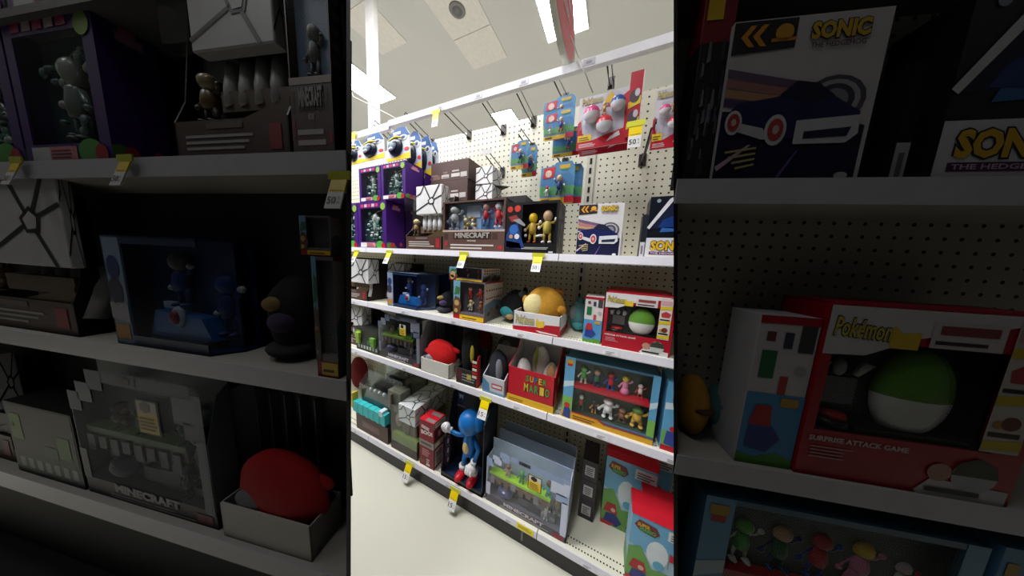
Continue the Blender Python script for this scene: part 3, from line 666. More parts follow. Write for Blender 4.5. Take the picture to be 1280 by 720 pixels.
def price_tag(F, x, y, Y, num, label, grp, s=.05, tilt=.45, hang=.0):
    u, z = F.at(x, y, Y)
    r = thing(F, 'price_tag', label, 'price tag', u, Y, z, grp)
    R = Matrix.Rotation(-tilt, 3, 'X')
    def slab(z0, z1, w, mat, t=.0012): return G().add([R @ V((a*w/2, b*t, c)) for c in (z0, z1) for a, b in ((-1, -1), (1, -1), (1, 1), (-1, 1))], [(3,2,1,0),(4,5,6,7),(0,1,5,4),(1,2,6,5),(2,3,7,6),(3,0,4,7)], mat)
    g = G().box(-s*.6, s*.6, -.003, 0, -s*.1, s*.28, M((222, 220, 70), .35)); g.build('yellow_clip', r)
    slab(-s*.78, 0, s*.86, M((250, 216, 0), .4)).build('yellow_flag', r)
    o = slab(-s*1.6, -s*.78, s*.86, M((238, 236, 236), .4)).build('white_panel', r)
    p = G().on(R @ V((-s*.43, -.0014, -s*1.6)), R @ V((s*.86, 0, 0)), R @ V((0, 0, s*.82)))
    p.text(num, .36, .5, .54, .44, M((40, 38, 40)), 1, .008); p.text('%', .8, .62, .15, .17, M((96, 92, 96)), 1, .0); p.text('off', .8, .36, .2, .13, M((96, 92, 96)), 1, .0)
    p.on(R @ V((-s*.43, -.0014, -s*.78)), R @ V((s*.86, 0, 0)), R @ V((0, 0, s*.8))); p.rect(.1, .1, .9, .14, M((190, 120, 20)), 1)
    p.build('number_print', o)
    return r

def hook(F, xt, yt, xb, yb, Yt, Yb, label, grp=None, tagged=True):
    """double-wire peg hook between a pegboard plate and its front tip"""
    ub, zb = F.at(xb, yb, Yb)
    zt = F.z_at(yt, ub, Yt)
    r = thing(F, 'peg_hook', label, 'hook', ub, Yb, zb, grp)
    dk = M((62, 58, 58), .35, .6); L = Yb-Yt; dz = zt-zb
    G().tube([(0, -.004, 0), (0, -L*.5, dz*.5-.004), (0, -L, dz)], .0035, dk, 6).build('lower_wire', r)
    G().tube([(0.012, -.004, .03), (0.012, -L, dz+.026), (0.012, -L-.004, dz+.01)], .003, dk, 6).build('upper_wire', r)
    b = G().box(-.012, .022, -.006, 0, -.012, .045, dk); b.ell((0, -.008, -.004), .011, M((30, 28, 28), .4), 8, 6); b.build('back_plate', r)
    if tagged: G().box(-.035, .045, -L-.008, -L-.006, dz+.0, dz+.034, clear((.95, .95, .95), .3)).add([(-.03, -L-.0085, dz+.006), (.04, -L-.0085, dz+.006), (.04, -L-.0085, dz+.028), (-.03, -L-.0085, dz+.028)], [(0, 1, 2, 3)], M((216, 214, 216))).build('label_holder', r)
    return r

# ================================================================== the room
F0 = Frame(V((0, 0, 0)), 0)
def floor_mat():
    m = M((214, 211, 196), .35, 0, .05, 1.2, 'vinyl_floor'); return m
struct('floor', G().box(-16, 7, -7, 14, -.05, 0, floor_mat()))
ZC = 4.0
def ceil_mat(): return M((222, 221, 222), .8, 0, .04, 2, 'ceiling_board')
struct('ceiling', G().box(-16, 7, -7, 14, ZC, ZC+.05, ceil_mat()))
struct('wall_back', G().box(-16, 7, 14, 14.1, 0, ZC, M((196, 190, 180), .7)))
struct('wall_left', G().box(-16.1, -16, -7, 14, 0, ZC, M((196, 190, 180), .7)))
LG = glow(LIGHT_STRENGTH, 'light_diffuser')
def ceiling_light(x0, x1, y0, y1, label):
    r = thing(None, 'ceiling_light', label, 'ceiling light', (x0+x1)/2, (y0+y1)/2, ZC, 'fluorescent ceiling lights')
    w, l = (x1-x0)/2, (y1-y0)/2
    G().add([(-w, -l, -.012), (w, -l, -.012), (w, l, -.012), (-w, l, -.012)], [(0, 3, 2, 1)], LG).build('diffuser', r)
    f = G()
    for a in ((-w-.012, -w, -l, l), (w, w+.012, -l, l), (-w, w, -l-.012, -l), (-w, w, l, l+.012)): f.box(*a, -.015, 0, M((230, 230, 228)))
    f.build('light_frame', r)
ceiling_light(-.93, -.49, .87, 1.815, 'bright fluorescent ceiling panel above and behind the round red sign')
ceiling_light(-3.97, -3.47, .87, 1.8, 'bright ceiling panel crossed by the white column')
ceiling_light(-2.2, -1.82, 2.69, 3.6, 'small bright ceiling panel just above the pegboard top edge')
for x, y in ((-.55, -1.5), (-2.3, -2.2), (-1.75, -.72), (-2.5, -1.0), (-3.6, -1.35), (-5.0, -1.6), (-1.1, -.1), (-6.8, .9), (1.4, 2.7), (-6.5, 2.7), (-4.2, 4.5), (0, 4.5)):  # unseen lamps added to brighten the shelf fronts and bounce light
    ceiling_light(x-.23, x+.23, y-.47, y+.47, 'added ceiling panel out of view that brightens shelf fronts and room')
def ceiling_panel(x0, x1, y0, y1, label, vent=None):
    r = thing(None, 'ceiling_tile', label, 'ceiling tile', (x0+x1)/2, (y0+y1)/2, ZC)
    w, l = (x1-x0)/2, (y1-y0)/2
    G().box(-w, w, -l, l, -.008, 0, M((243, 238, 236), .7)).build('tile_panel', r)
    if vent:
        g = G(); g.tube([(0, 0, -.02), (0, 0, -.008)], [.075, .085], M((150, 146, 146)), 24); g.tube([(0, 0, -.022), (0, 0, -.019)], [.05, .05], M((128, 126, 128)), 24); g.build('round_vent', r)
ceiling_panel(-1.96, -1.46, 1.395, 1.81, 'pale ceiling tile without a vent, nearer the pegboard')
ceiling_panel(-1.96, -1.46, .9, 1.385, 'pale ceiling tile with a round grey vent', True)
ceiling_panel(-2.95, -2.5, .72, 1.2, 'pale ceiling tile at the top beside the white column')
# white column behind
cxp = F0.u_at(467, .68, 2.4)
c = G().box(cxp-.064, cxp+.064, .68, .72, 0, ZC, M((236, 234, 232), .5)); o = c.build('support_column'); tag(o, 'tall white square column rising behind the shelves', 'column')
cb = G(); pts = [F0.at(438, 112, .6), F0.at(442, 121, .6), F0.at(470, 135, .6), F0.at(498, 150, .6)]
u0c, z0c = F0.at(425, 100, .6)
cb.tube([(u0c, .6, z0c)]+[(a, .6, b) for a, b in pts], .006, M((190, 186, 180))); tag(cb.build('hanging_cable'), 'thin grey cable drooping past the white column', 'cable')

# ================================================================== main gondola
S1, S2, S3, S0 = 1.500, 1.130, .757, .140
YB = .40; UL, UR = -2.75, .62; SEAM = -.215; SEAML = -1.50
gd = thing(None, 'store_gondola', 'long white shelving unit with pegboard back and black kick base', 'shelving unit')
PB = holes((228, 222, 204), 'pegboard')
for a, b in ((UL, SEAML), (SEAML, -.165), (-.165, UR)):
    G().box(a+.004, b-.004, YB, YB+.012, .1, 2.325, PB).build('pegboard_panel', gd)
up = M((210, 204, 190), .5)
for a in (SEAML, -.165):
    g = G().box(a-.022, a+.022, YB-.006, YB, .1, 2.325, up)
    for i in range(44): g.box(a-.006, a+.006, YB-.0075, YB-.006, .16+.05*i, .19+.05*i, M((20, 19, 18)))
    g.build('slotted_upright', gd)
k = G(); k.box(UL, UR, -.015, .0, 0, .1, M((34, 34, 35), .45)); k.box(UL, UR, 0, YB, 0, .02, M((34, 34, 35))); k.build('black_kick_base', gd)
k = G().box(-.3, -.29, -.02, -.015, .03, .085, M((120, 120, 120))); k.build('base_joint', gd)
DK = holes((230, 226, 208), 'deck'); LIP = M((224, 221, 230), .35, 0, .05)
bays = ((UL, SEAML, 'far left bay'), (SEAML, SEAM, 'middle bay'), (SEAM, UR, 'right bay'))
for z, nm, yf in ((S1, 'top', 0), (S2, 'second', 0), (S3, 'third', 0), (S0, 'bottom', -.03)):
    for a, b, bn in bays:
        r = thing(None, 'store_shelf', 'white metal %s shelf of the %s' % (nm, bn), 'shelf', a, yf, z, 'shelves of the main unit')
        L = b-a
        G().box(.002, L-.002, .004, YB-.007-yf, -.022, 0, DK).build('shelf_deck', r)
        g = G(); g.prism([(0, .002), (.004, .002), (.004, -.032), (-.004, -.032), (-.006, -.028)], .002, L-.002, LIP, 'x')
        g.build('price_channel', r)
        if z < S1:
            q = G()
            for t in (.25, .55, .86):
                q = G()
                q.add([(L*t, -.0075, -.026), (L*t+.06, -.0075, -.026), (L*t+.06, -.004, -.006), (L*t, -.004, -.006)], [(0, 1, 2, 3)], M((232, 230, 236)))
                for i in range(2): q.add([(L*t+.012, -.0083, -.021+.007*i), (L*t+.034+.01*i, -.0083, -.021+.007*i), (L*t+.034+.01*i, -.0078, -.0185+.007*i), (L*t+.012, -.0078, -.0185+.007*i)], [(0, 1, 2, 3)], M((150, 148, 156)))
                q.build('shelf_ticket', r)
# hook bar over the top shelf
YR = .14
ua, ub = F0.u_at(487, YR, 2.3), UR
r = thing(None, 'hook_bar', 'long white bar carrying the peg hooks above the top shelf', 'bar', 0, YR, 2.30)
G().box(ua, ub, -.012, .012, 0, .035, M((232, 230, 236), .4)).build('bar_channel', r)
G().box(UL, ua-.002, -.006, .02, -.012, .03, M((226, 224, 228), .4)).build('bar_channel', r)
for x in (-1.02, -.76, -.5, -.2): G().box(x, x+.05, -.0135, -.012, .006, .03, M((206, 202, 214))).box(x+.012, x+.036, -.0142, -.0135, .012, .022, M((160, 156, 168))).build('price_ticket', r)
a = G()
for x in (SEAML, UR-.03): a.box(x-.012, x+.012, .012, YB-YR, .004, .028, M((214, 210, 210)))
a.build('bar_bracket', r)

def S(xl, xr, yt, z, Y, F=F0): return F.slot(xl, xr, yt, z, Y)

# ---- hooks
hk = 'black peg hooks on the pegboard'
hook(F0, 601, 129, 628.5, 166, YR+.014, YB, 'empty black double hook, second along the bar from the yellow tag', hk)
hook(F0, 640, 117, 666, 156, YR+.014, YB, 'empty black double hook left of the hanging figure cards', hk, False)
hook(F0, 552, 141, 586, 172, YR+.014, YB, 'empty black double hook right beside the yellow tag on the bar', hk, False)
hook(F0, 598, 195, 627, 219, .2, YB, 'black double hook low on the pegboard above the white strapped cubes', hk)
# ---- hanging goods (each on its own hook)
hook(F0, 697, 100, 706, 128, YR+.014, YB, 'black double hook carrying the upper figure cards', hk, False)
hook(F0, 759, 82, 762.5, 109, YR+.014, YB, 'black double hook carrying the ball set packs', hk, False)
hook(F0, 644, 168, 664, 189, .2, YB, 'black hook carrying the two small figure cards', hk, False)
hook(F0, 691, 194, 705, 208, .2, YB, 'black hook carrying the green figure cards', hk, False)
def hang(fn, xl, xr, yt, yb, Y, *a, **k):
    u0, z0 = F0.at(xl, yb, Y); u1, _ = F0.at(xr, yb, Y); zt = F0.z_at(yt, (u0+u1)/2, Y)
    return fn(F0, u0, Y, z0, u1-u0, zt-z0, *a, **k)
cg = 'blue figure cards on the hooks'
hang(fig_card, 679, 716, 137, 177, .10, 'blue figure card with red figure, front of the upper hook', cg, hue=0, n=2)
hang(fig_card, 678.5, 717, 121, 163, .14, 'blue figure card behind the front card of the upper hook', cg, hue=0)
hang(fig_card, 690, 724, 160, 198, .18, 'blue figure card mostly hidden below the upper figure cards', cg, hue=0)
hang(fig_card, 638, 659.5, 176, 213, .22, 'small blue figure card with green figure, front of the two', cg, hue=1)
hang(fig_card, 652, 670, 182, 222, .28, 'small blue figure card hanging behind the green figure', cg, hue=0)
hang(fig_card, 674, 715.5, 203, 255, .12, 'large blue figure card with dark blue figure above the dark carton', cg, hue=2, n=2)
hang(fig_card, 688, 726, 206, 256, .22, 'blue figure card behind the large dark blue figure card', cg, hue=2)
bg = 'ball set packs on the hooks'
hang(ball_card, 720, 783, 114, 188, .10, 'white and red ball set pack beside the tall red panel', bg, rz=.0)
hang(ball_card, 724, 783, 128, 196, .16, 'ball set pack hidden behind the front ball set pack', bg, text=False)
hang(ball_card, 812, 858, 106, 188, .10, 'ball set pack cut by the right edge beside the price tag', bg)
u0, z0 = F0.at(781, 172, .09); u1, _ = F0.at(797, 166, .09); zt = F0.z_at(86, u1, .09)
r = thing(F0, 'ball_side_pack', 'tall narrow red pack with yellow strips right of the ball set', 'blister pack', u0, .09, z0, bg)
w, h = u1-u0, zt-z0
G().box(0, w, 0, .004, 0, h, M((176, 26, 44), .4)).box(w, w+.003, 0, .09, 0, h*.98, M((214, 208, 214))).build('card', r)
p = G().front(w, h)
for b in (.12, .44): p.pol([(0, b), (.95, b+.06), (.95, b+.18), (0, b+.1)], M((224, 190, 50)), 2)
for b in (.3, .62): p.disc(.45, b, .4, M((70, 60, 70)), 3, asp=.25); p.disc(.65, b+.05, .2, M((200, 190, 200)), 4, asp=.3)
p.build('card_print', r)
# ---- yellow-footed packs on the left
pg = 'yellow and black figure packs on the left hooks'
ph = M((62, 58, 58), .35, .6)
for xl, xr, yt, yb, Y, lb in ((436, 453, 176, 207, .12, 'dark figure pack cut by the left edge beside the yellow tag'), (452.5, 481, 167, 203, .10, 'yellow and black figure pack, second from the left above purple cartons'),
        (484, 513, 159, 203, .08, 'large yellow and black figure pack at the front of the row'), (507, 527, 164, 214, .17, 'figure pack second in the row running to the back'),
        (521, 540, 170, 222, .23, 'figure pack third in the row running to the back'), (534, 548, 177, 224, .29, 'figure pack last in the row beside the brown cartons')):
    hang(bag_pack, xl, xr, yt, yb, Y, lb, pg)
hook(F0, 496, 146, 540, 182, YR+.014, YB, 'black hook carrying the row of yellow and black packs', hk, False)
hook(F0, 452, 156, 505, 192, YR+.014, YB, 'black hook carrying the leftmost figure packs', hk, False)

# ---- top shelf
gp = 'purple figure cartons stacked on the top shelf'
Y1 = .02
u0, Y, z, w, h = S(449, 483.5, 253.5, S1, Y1)
dp = .14
purple_carton(F0, u0, Y1, S1, w, h, dp, 'purple window carton, lower front one left of the strapped cube', gp)
purple_carton(F0, u0-w-.006, Y1, S1, w, h, dp, 'purple window carton cut by the left edge, lower layer', gp)
purple_carton(F0, u0, Y1+dp+.004, S1, w, h, dp, 'purple carton behind the lower front purple carton', gp)
z2 = S1+h+.001
u1 = F0.u_at(477, Y1, z2); w2 = F0.u_at(507, Y1, z2)-u1; h2 = F0.z_at(206, u1, Y1)-z2
purple_carton(F0, u1, Y1, z2, w2, h2, dp, 'purple window carton on the upper layer below the large yellow pack', gp)
purple_carton(F0, u1-w2-.006, Y1, z2, w2, h2, dp, 'purple window carton at the left end of the upper layer', gp)
purple_carton(F0, u1+.01, Y1+dp+.004, z2, w2, h2*.9, dp, 'purple carton behind the upper layer beside the brown cartons', gp)
u0, Y, z, w, h = S(507, 552.5, 243, S1, Y1)
cube_pack(F0, u0, Y1, S1, w, h, .14, 'dark open tray toy with white strapped cube on the top shelf', 'strapped cube toys', cube=(.34, .62), cs=w*.66)
u0, Y, z, w, h = S(553.5, 630, 253, S1, Y1)
lettered_carton(F0, u0, Y1, S1, w, h, .12, 'wide window carton with brown lettered band on the top shelf')
u0, Y, z, w, h = S(631, 695, 254, S1, Y1)
duo_carton(F0, u0, Y1, S1, w, h, .13, 'black carton with two gold figures in its window')
u0, Y, z, w, h = S(719.5, 774, 256, S1, .04)
car_carton(F0, u0, .04, S1, w, h, .09, 'white and navy carton printed with a blue race car')
u0, Y, z, w, h = S(805, 858, 243, S1, .03)
stripe_carton(F0, u0, .03, S1, w, h, .10, 'black carton with diagonal white stripe at the right edge')
# brown cartons behind
def brownp(p):
    p.rect(.06, .1, .26, .3, M((120, 96, 88)), 2); p.rect(.3, .14, .5, .32, M((200, 190, 186)), 2); p.rect(.32, .18, .48, .22, M((110, 96, 92)), 3); p.rect(.56, .16, .78, .34, M((206, 198, 194)), 2); p.rect(.58, .42, .76, .5, M((190, 180, 178)), 2); p.rect(.8, .12, .96, .36, M((196, 188, 186)), 2)
    p.lines(.34, .36, .5, .5, 2, M((160, 140, 134)), 3); p.rect(.02, .3, .2, .36, M((150, 120, 110)), 3)
bgp = 'brown printed cartons stacked behind'
yb_ = .17
zc2 = F0.at(560, 251, yb_)[1]; zc1 = F0.at(560, 226, yb_)[1]; zc0 = F0.at(560, 201.5, yb_)[1]
u0 = F0.u_at(538, yb_, zc2); u1 = F0.u_at(584, yb_, zc2); w = u1-u0
hb = zc1-zc2
plain_carton(F0, u0, yb_, S1, w, zc2-S1-.001, .2, 'brown printed carton at the bottom of the stack, mostly hidden', (78, 58, 54), bgp, brownp)
plain_carton(F0, u0, yb_, zc2, w, hb-.001, .2, 'brown printed carton in the middle of the stack', (84, 62, 58), bgp, brownp)
plain_carton(F0, u0+.006, yb_, zc1, w, zc0-zc1, .2, 'brown printed carton on top of the stack', (88, 66, 62), bgp, brownp)
ug = 'white strapped cubes behind the wide carton'
us = F0.u_at(594, .2, zc2)
def loose_cube(u, Y, z, s, lab):
    r = thing(F0, 'strapped_cube_toy', lab, 'toy', u, Y, z, ug); strap_cube(r, 0, 0, 0, s, False)
    f = G(); f.add([(s*.1, -.01, 0), (s*1.7, s*.6, -.004), (s*.9, s*1.2, 0), (-s*.3, s*.8, .002)], [(0, 1, 2, 3)], M((44, 38, 38))); f.build('dark_flap', r)
sz = (F0.z_at(214, us, .2)-F0.z_at(235, us, .2))/.82
zs = F0.z_at(253, us, .2)
plain_carton(F0, us-.005, .19, S1, sz*1.1, zs-S1-.006, .2, 'dark carton supporting the white strapped cubes', (40, 34, 34))
loose_cube(us, .2, zs, sz, 'white cube with black straps, lower of the two behind the carton')
loose_cube(us, .2, zs+sz*.82+.006, sz, 'white cube with black straps, upper of the two beside the brown cartons')
uu = F0.u_at(614, .22, 1.6); ue = F0.u_at(655, .22, 1.6); zt = F0.at(630, 246, .22)[1]
plain_carton(F0, uu, .22, S1, ue-uu, zt-S1, .12, 'black carton lying behind the wide lettered carton', (40, 37, 40))

# ---- second shelf
Y2 = .02
u0, Y, z, w, h = S(425, 459.5, 322, S2, Y2)
cube_pack(F0, u0, Y2, S2, w, h*1.02, .17, 'dark open tray toy with white strapped cube at the left of the second shelf', 'strapped cube toys', cube=(.46, .42), cs=w*.62)
u1_ = F0.u_at(484, .2, S2)
cube_pack(F0, u1_, .16, S2, w*.8, h*.93, .16, 'strapped cube toy in shadow behind the blue carton', 'strapped cube toys', cube=(.3, .5), cs=w*.5)
u0, Y, z, w, h = S(484.5, 521, 339, S2, Y2)
chamfer_carton(F0, u0, Y2, S2, w, h, .2, 'blue window carton with cut corner on the second shelf')
uc = F0.u_at(557, .1, S2)
plush(F0, 'dark_plush', 'dark plush with tan and purple patches between blue and grey cartons', uc, .12, S2, .045, .06, .062, (26, 28, 34), (('tan_patch', (-.3, -.75, .45), (.5, .45, .2), (170, 140, 80)), ('purple_patch', (.15, -.8, 0), (.55, .4, .3), (84, 66, 104)), ('plush_foot', (0, -.6, -.7), (.9, .7, .3), (60, 62, 68))))
u0, Y, z, w, h = S(566.5, 605, 350, S2, .015)
ag = 'grey window cartons with picture sides'
ape_box(F0, u0, .015, S2, w, h, .2, 'grey window carton with beige picture side on the second shelf', ag)
ua_ = F0.u_at(561, .015, S2+h); wa = F0.u_at(602.5, .015, S2+h)-ua_; ha = F0.z_at(333, ua_, .015)-(S2+h)
r = ape_box(F0, ua_+.002, .017, S2+h+.001, wa, ha, .19, 'shallow grey carton lying on the picture side carton', ag)
uc = F0.u_at(644, .16, S2)
plush(F0, 'dark_plush', 'black plush with teal front left of the golden plush', uc, .17, S2, .085, .08, .085, (18, 18, 22), (('teal_patch', (-.3, -.85, -.3), (.5, .3, .34), (60, 150, 156)), ('tan_patch', (-.05, -1.0, -.55), (.25, .2, .2), (190, 150, 110)), ('grey_patch', (.5, -.3, .8), (.3, .3, .25), (90, 90, 98)), ('plush_ear', (.55, 0, .98), (.16, .2, .3), (16, 16, 20))))
# golden plush in tray
ut, Y, z, wt, ht = S(641, 699, 388, S2, .015)
def dogtray(p, w, h, d):
    p.front(w, h); p.pol([(0, 0), (1, 0), (1, .55), (.72, .5), (.6, .3), (.5, .32), (0, .2)], RED(), 1); p.text('Pok\u00e9mon', .26, .6, .4, .42, M((222, 206, 140)), 4, .02, edge=M((80, 76, 80)), edgew=.06); p.pol([(.5, .42), (.52, .8), (.58, .62), (.68, .68), (.68, .36), (.56, .3)], M((240, 200, 60)), 3); p.pol([(.5, .16), (.96, .1), (.96, .05), (.6, .06)], M((240, 230, 232)), 3)
    p.on((w, 0, 0), (0, d, 0), (0, 0, h)); p.rect(0, 0, 1, .3, RED(), 1)
tray(F0, ut, .015, S2, wt, ht, .16, 'white and red lettered tray holding the golden plush', WHITE(), back=ht*.8, paint=dogtray)
rp = (F0.u_at(707, .09, S2+.1)-F0.u_at(656, .09, S2+.1))/2
zp = (F0.z_at(358, ut+wt*.55, .09)-S2)/2
plush(F0, 'golden_plush', 'round golden plush with cream belly in the lettered tray', ut+wt*.55+.006, .094, S2+.006, rp*.96, .074, zp-.003, (206, 150, 48), (('cream_belly', (-.38, -.72, .12), (.56, .36, .56), (240, 222, 160)), ('plush_foot', (.9, -.5, .05), (.22, .3, .2), (196, 136, 40)), ('plush_foot', (-.95, -.3, .3), (.16, .25, .22), (214, 160, 60)), ('plush_ear', (.55, .1, .8), (.34, .2, .14), (150, 96, 40))), lump=.012)
uc = F0.u_at(722, .19, S2)
plush(F0, 'teal_plush', 'teal and grey plush behind the small white box', uc, .2, S2, .05, .06, .075, (96, 150, 156), (('grey_patch', (-.4, -.6, .2), (.5, .4, .5), (130, 140, 146)), ('plush_ear', (.0, 0, .95), (.4, .4, .3), (84, 130, 138)), ('plush_foot', (.1, -.7, -.6), (.6, .4, .3), (90, 176, 180))))
u0, Y, z, w, h = S(727.5, 750, 370, S2, .03)
small_box(F0, u0, .03, S2, w, h, .09, 'narrow white and blue box left of the ball game carton')
u0, Y, z, w, h = S(751.5, 836, 364, S2, .015)
ball_box(F0, u0, .015, S2, w, h, .13, 'red window carton with green and white ball, front', 'ball game cartons')
ball_box(F0, u0+.012, .152, S2, w, h, .13, 'red window carton behind the front ball game carton', 'ball game cartons')

# ---- third shelf
u0, Y, z, w, h = S(446, 473.5, 407, S3, .02)
u00 = F0.u_at(424, .03, S3)
cube_pack(F0, u00-.02, .05, S3, w*1.1, h*1.9, .16, 'strapped cube toy cut by the left edge on the third shelf', 'strapped cube toys', cube=(.45, .48), cs=w*.7)
def greenp(p):
    p.rect(.02, .3, .98, .98, M((44, 46, 40)), 1); p.rect(.0, .0, 1, .3, M((36, 50, 40)), 1.4)
    for i in range(7): p.rect(.08+.13*i, .1, .16+.13*i, .24, M((190, 200, 190)), 2)
    p.rect(.05, .5, .22, .85, M((150, 190, 60)), 2); p.rect(.07, .66, .11, .72, M((50, 80, 30)), 3); p.rect(.72, .36, .9, .66, M((110, 170, 60)), 2); p.rect(.5, .32, .7, .48, M((50, 110, 60)), 2)
r = plain_carton(F0, u0, .02, S3, w, h, .1, 'small dark carton with green block figures on the third shelf', (38, 40, 36), None, greenp, name='block_figure_carton')
fl = G().add([(0, .1, h), (w, .1, h), (w*.98, .16, h*1.35), (w*.1, .17, h*1.5)], [(0, 1, 2, 3)], M((24, 23, 24))); fl.build('raised_flap', r)
for a, hh, cc in ((.14, .62, (150, 190, 60)), (.8, .5, (110, 170, 60))):
    g = G(); g.box(w*(a-.07), w*(a+.07), -.014, -.001, h*.3, h*(.3+hh*.4), M(cc)); g.box(w*(a-.09), w*(a+.09), -.018, -.001, h*(.3+hh*.4), h*(.3+hh*.75), M(cc)); g.build('block_figure', r)
u0, Y, z, w, h = S(474, 525, 389, S3, .02)
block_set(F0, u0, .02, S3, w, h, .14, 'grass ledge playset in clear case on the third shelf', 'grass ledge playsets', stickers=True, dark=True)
# white divider carton
u0, Y, z, w, h = S(526.5, 569, 402, S3, .05)
r = thing(F0, 'divider_carton', 'tall white open carton with grey dividers behind the red plush', 'box', u0, .06, S3)
wd, hd = w*1.05, min(h, .34)
g = G(); g.box(0, .012, 0, .2, 0, hd, M((206, 202, 214))); g.box(0, wd, .195, .2, 0, hd, M((120, 118, 124))); g.box(wd-.004, wd, .05, .2, 0, hd, M((100, 100, 106))); g.box(0, wd, 0, .2, 0, .004, WHITE()); g.build('carton', r)
q = G()
for i in range(1, 5): q.box(wd*i/5, wd*i/5+.003, .06+.01*i, .195, .004, hd*.96, clear((.8, .82, .84), .25))
q.build('clear_divider', r)
u0, Y, z, w, h = S(526, 561, 446, S3, .012)
tray(F0, u0, .012, S3, w, h, .1, 'plain white tray holding the red plush', M((226, 222, 214)), name='display_tray', paint=lambda p, w, h, d: (p.on((w, 0, 0), (0, d, 0), (0, 0, h)), p.rect(.4, .25, .7, .75, M((196, 190, 182)), 1), p.rect(.48, .3, .6, .7, M((150, 146, 140)), 2)))
zz = F0.z_at(424, u0+w/2, .06)
plush(F0, 'red_plush', 'bright red plush with grey underside in the plain white tray', u0+w*.56, .06, S3+.02, w*.5, .046, (zz-S3-.02)/2, (222, 26, 30), (('grey_patch', (-.55, -.72, -.3), (.34, .3, .3), (150, 150, 158)), ('plush_fin', (.75, .1, .45), (.45, .3, .2), (214, 22, 28)), ('plush_snout', (-.75, -.2, .05), (.4, .4, .25), (226, 40, 34))), lump=.03)
# dark box with black plush
u0, Y, z, w, h = S(570, 595, 440, S3, .015)
r = tray(F0, u0, .015, S3, w, h*.5, .12, 'dark open display box holding the black plush', M((46, 42, 44)), back=h*1.05, name='display_box', paint=lambda p, w, h, d: (p.front(w, h), p.lines(.3, .25, .95, .8, 3, M((150, 150, 150)), 2), p.rect(.55, .4, .75, .75, M((200, 180, 90)), 3), p.pol([(0, .4), (.3, .2), (.3, .9), (0, 1)], M((90, 40, 44)), 2)))
st = G(); hh = h*1.0
st.prism([(0, 0), (.03, 0), (.03, hh), (.012, hh), (0, hh*.9)], w+.001, w+.006, M((170, 34, 40)), 'x')
for i in range(5): st.box(w*.8, w+.0005, -.001, .0, hh*(.3+.12*i), hh*(.38+.12*i), M((190, 40, 40) if i % 2 else (226, 216, 200)))
st.build('side_strip', r)
zz = F0.z_at(413, u0+w*.4, .07)
plush(F0, 'black_plush', 'black plush standing in the dark display box', u0+w*.42, .072, S3+.006, w*.4, .045, (zz-S3)/2, (14, 13, 15), (('yellow_tail', (.62, -.8, .15), (.22, .2, .34), (190, 170, 50)),))
# grey box
u0, Y, z, w, h = S(603, 630, 440, S3, .012)
def gb(p, w, h, d): p.front(w, h); p.rect(0, 0, 1, .16, M((120, 160, 190)), 1); p.pol([(0, .16), (.35, .1), (.3, .6), (0, .9)], M((90, 140, 180)), 2); p.rect(.42, .36, .9, .66, M((190, 80, 96)), 2); p.rect(.46, .44, .86, .58, M((236, 224, 226)), 3)
r = tray(F0, u0, .012, S3, w, h*.42, .17, 'white and blue display box holding the dark grey plush', M((208, 210, 218)), back=h*.95, paint=gb, name='display_box', side=h*.7)
zz = F0.z_at(440, u0+w*.5, .06)
plush(F0, 'grey_plush', 'dark grey plush in the white and blue display box', u0+w*.48, .07, S3+.006, w*.42, .05, (zz-S3)/2, (42, 44, 54), (('pale_patch', (.35, -.7, .1), (.4, .35, .6), (126, 130, 140)),))
uc = F0.u_at(600, .26, S3)
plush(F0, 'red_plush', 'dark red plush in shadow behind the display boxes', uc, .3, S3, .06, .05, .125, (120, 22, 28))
uc = F0.u_at(640, .26, S3)
plush(F0, 'grey_plush', 'grey wrapped plush heaped behind the red lettered tray', uc-.02, .3, S3, .1, .07, .125, (84, 86, 84), (('pale_patch', (-.2, -.85, .4), (.35, .2, .3), (130, 134, 132)), ('pale_patch', (.4, -.8, .2), (.3, .2, .3), (110, 112, 112))), lump=.1)
# red lettered tray
u0, Y, z, w, h = S(633.5, 691, 457, S3, .012)
def smt(p, w, h, d):
    p.front(w, h); p.rect(0, 0, 1, .16, M((236, 186, 36)), 1); p.rect(0, .16, 1, .2, M((240, 200, 60)), 2); p.lines(.04, .03, .4, .13, 2, M((150, 90, 30)), 2)
    for i, c in enumerate('SUPER'): p.text(c, .44+.09*i, .79, .07, .17, M(((80, 150, 70), (230, 170, 60), (60, 110, 160), (230, 190, 60), (80, 160, 80))[i]), 4, .03, edge=M((60, 20, 24)), edgew=.06)
    for i, c in enumerate('MARIO'): p.text(c, .42+.11*i, .53, .088, .23, M(((200, 190, 60), (80, 160, 80), (70, 150, 80), (230, 190, 70), (90, 160, 80))[i]), 4, .03, edge=M((60, 20, 24)), edgew=.06)
    p.on((w, 0, 0), (0, d, 0), (0, 0, h)); p.rect(0, 0, 1, .16, M((236, 186, 36)), 1)
tray(F0, u0, .012, S3, w, h, .2, 'red lettered tray with yellow foot holding white plush', M((196, 24, 44), .4), back=h*2.3, paint=smt, rim=M((206, 202, 206)), side=h*1.35)
wg = 'white soft toys in the red tray'
for a, b, rr, lb, ex in ((.25, .05, .042, 'white round soft toy at the left in the red tray', ()), (.55, .11, .05, 'large white soft toy with yellow green seam in the red tray', (('green_seam', (-.35, -.75, .5), (.16, .3, .6), (170, 180, 60)),)), (.83, .07, .04, 'white and tan soft toy at the right in the red tray', (('tan_patch', (.1, -.6, .6), (.6, .4, .4), (206, 160, 110)), ('yellow_patch', (.8, 0, .2), (.3, .5, .4), (220, 180, 70))))):
    plush(F0, 'white_plush', lb, u0+w*a, b+.03, S3+.006, rr, .04, h*(.56 if a != .55 else .72), (226, 222, 220), ex, .02, wg)
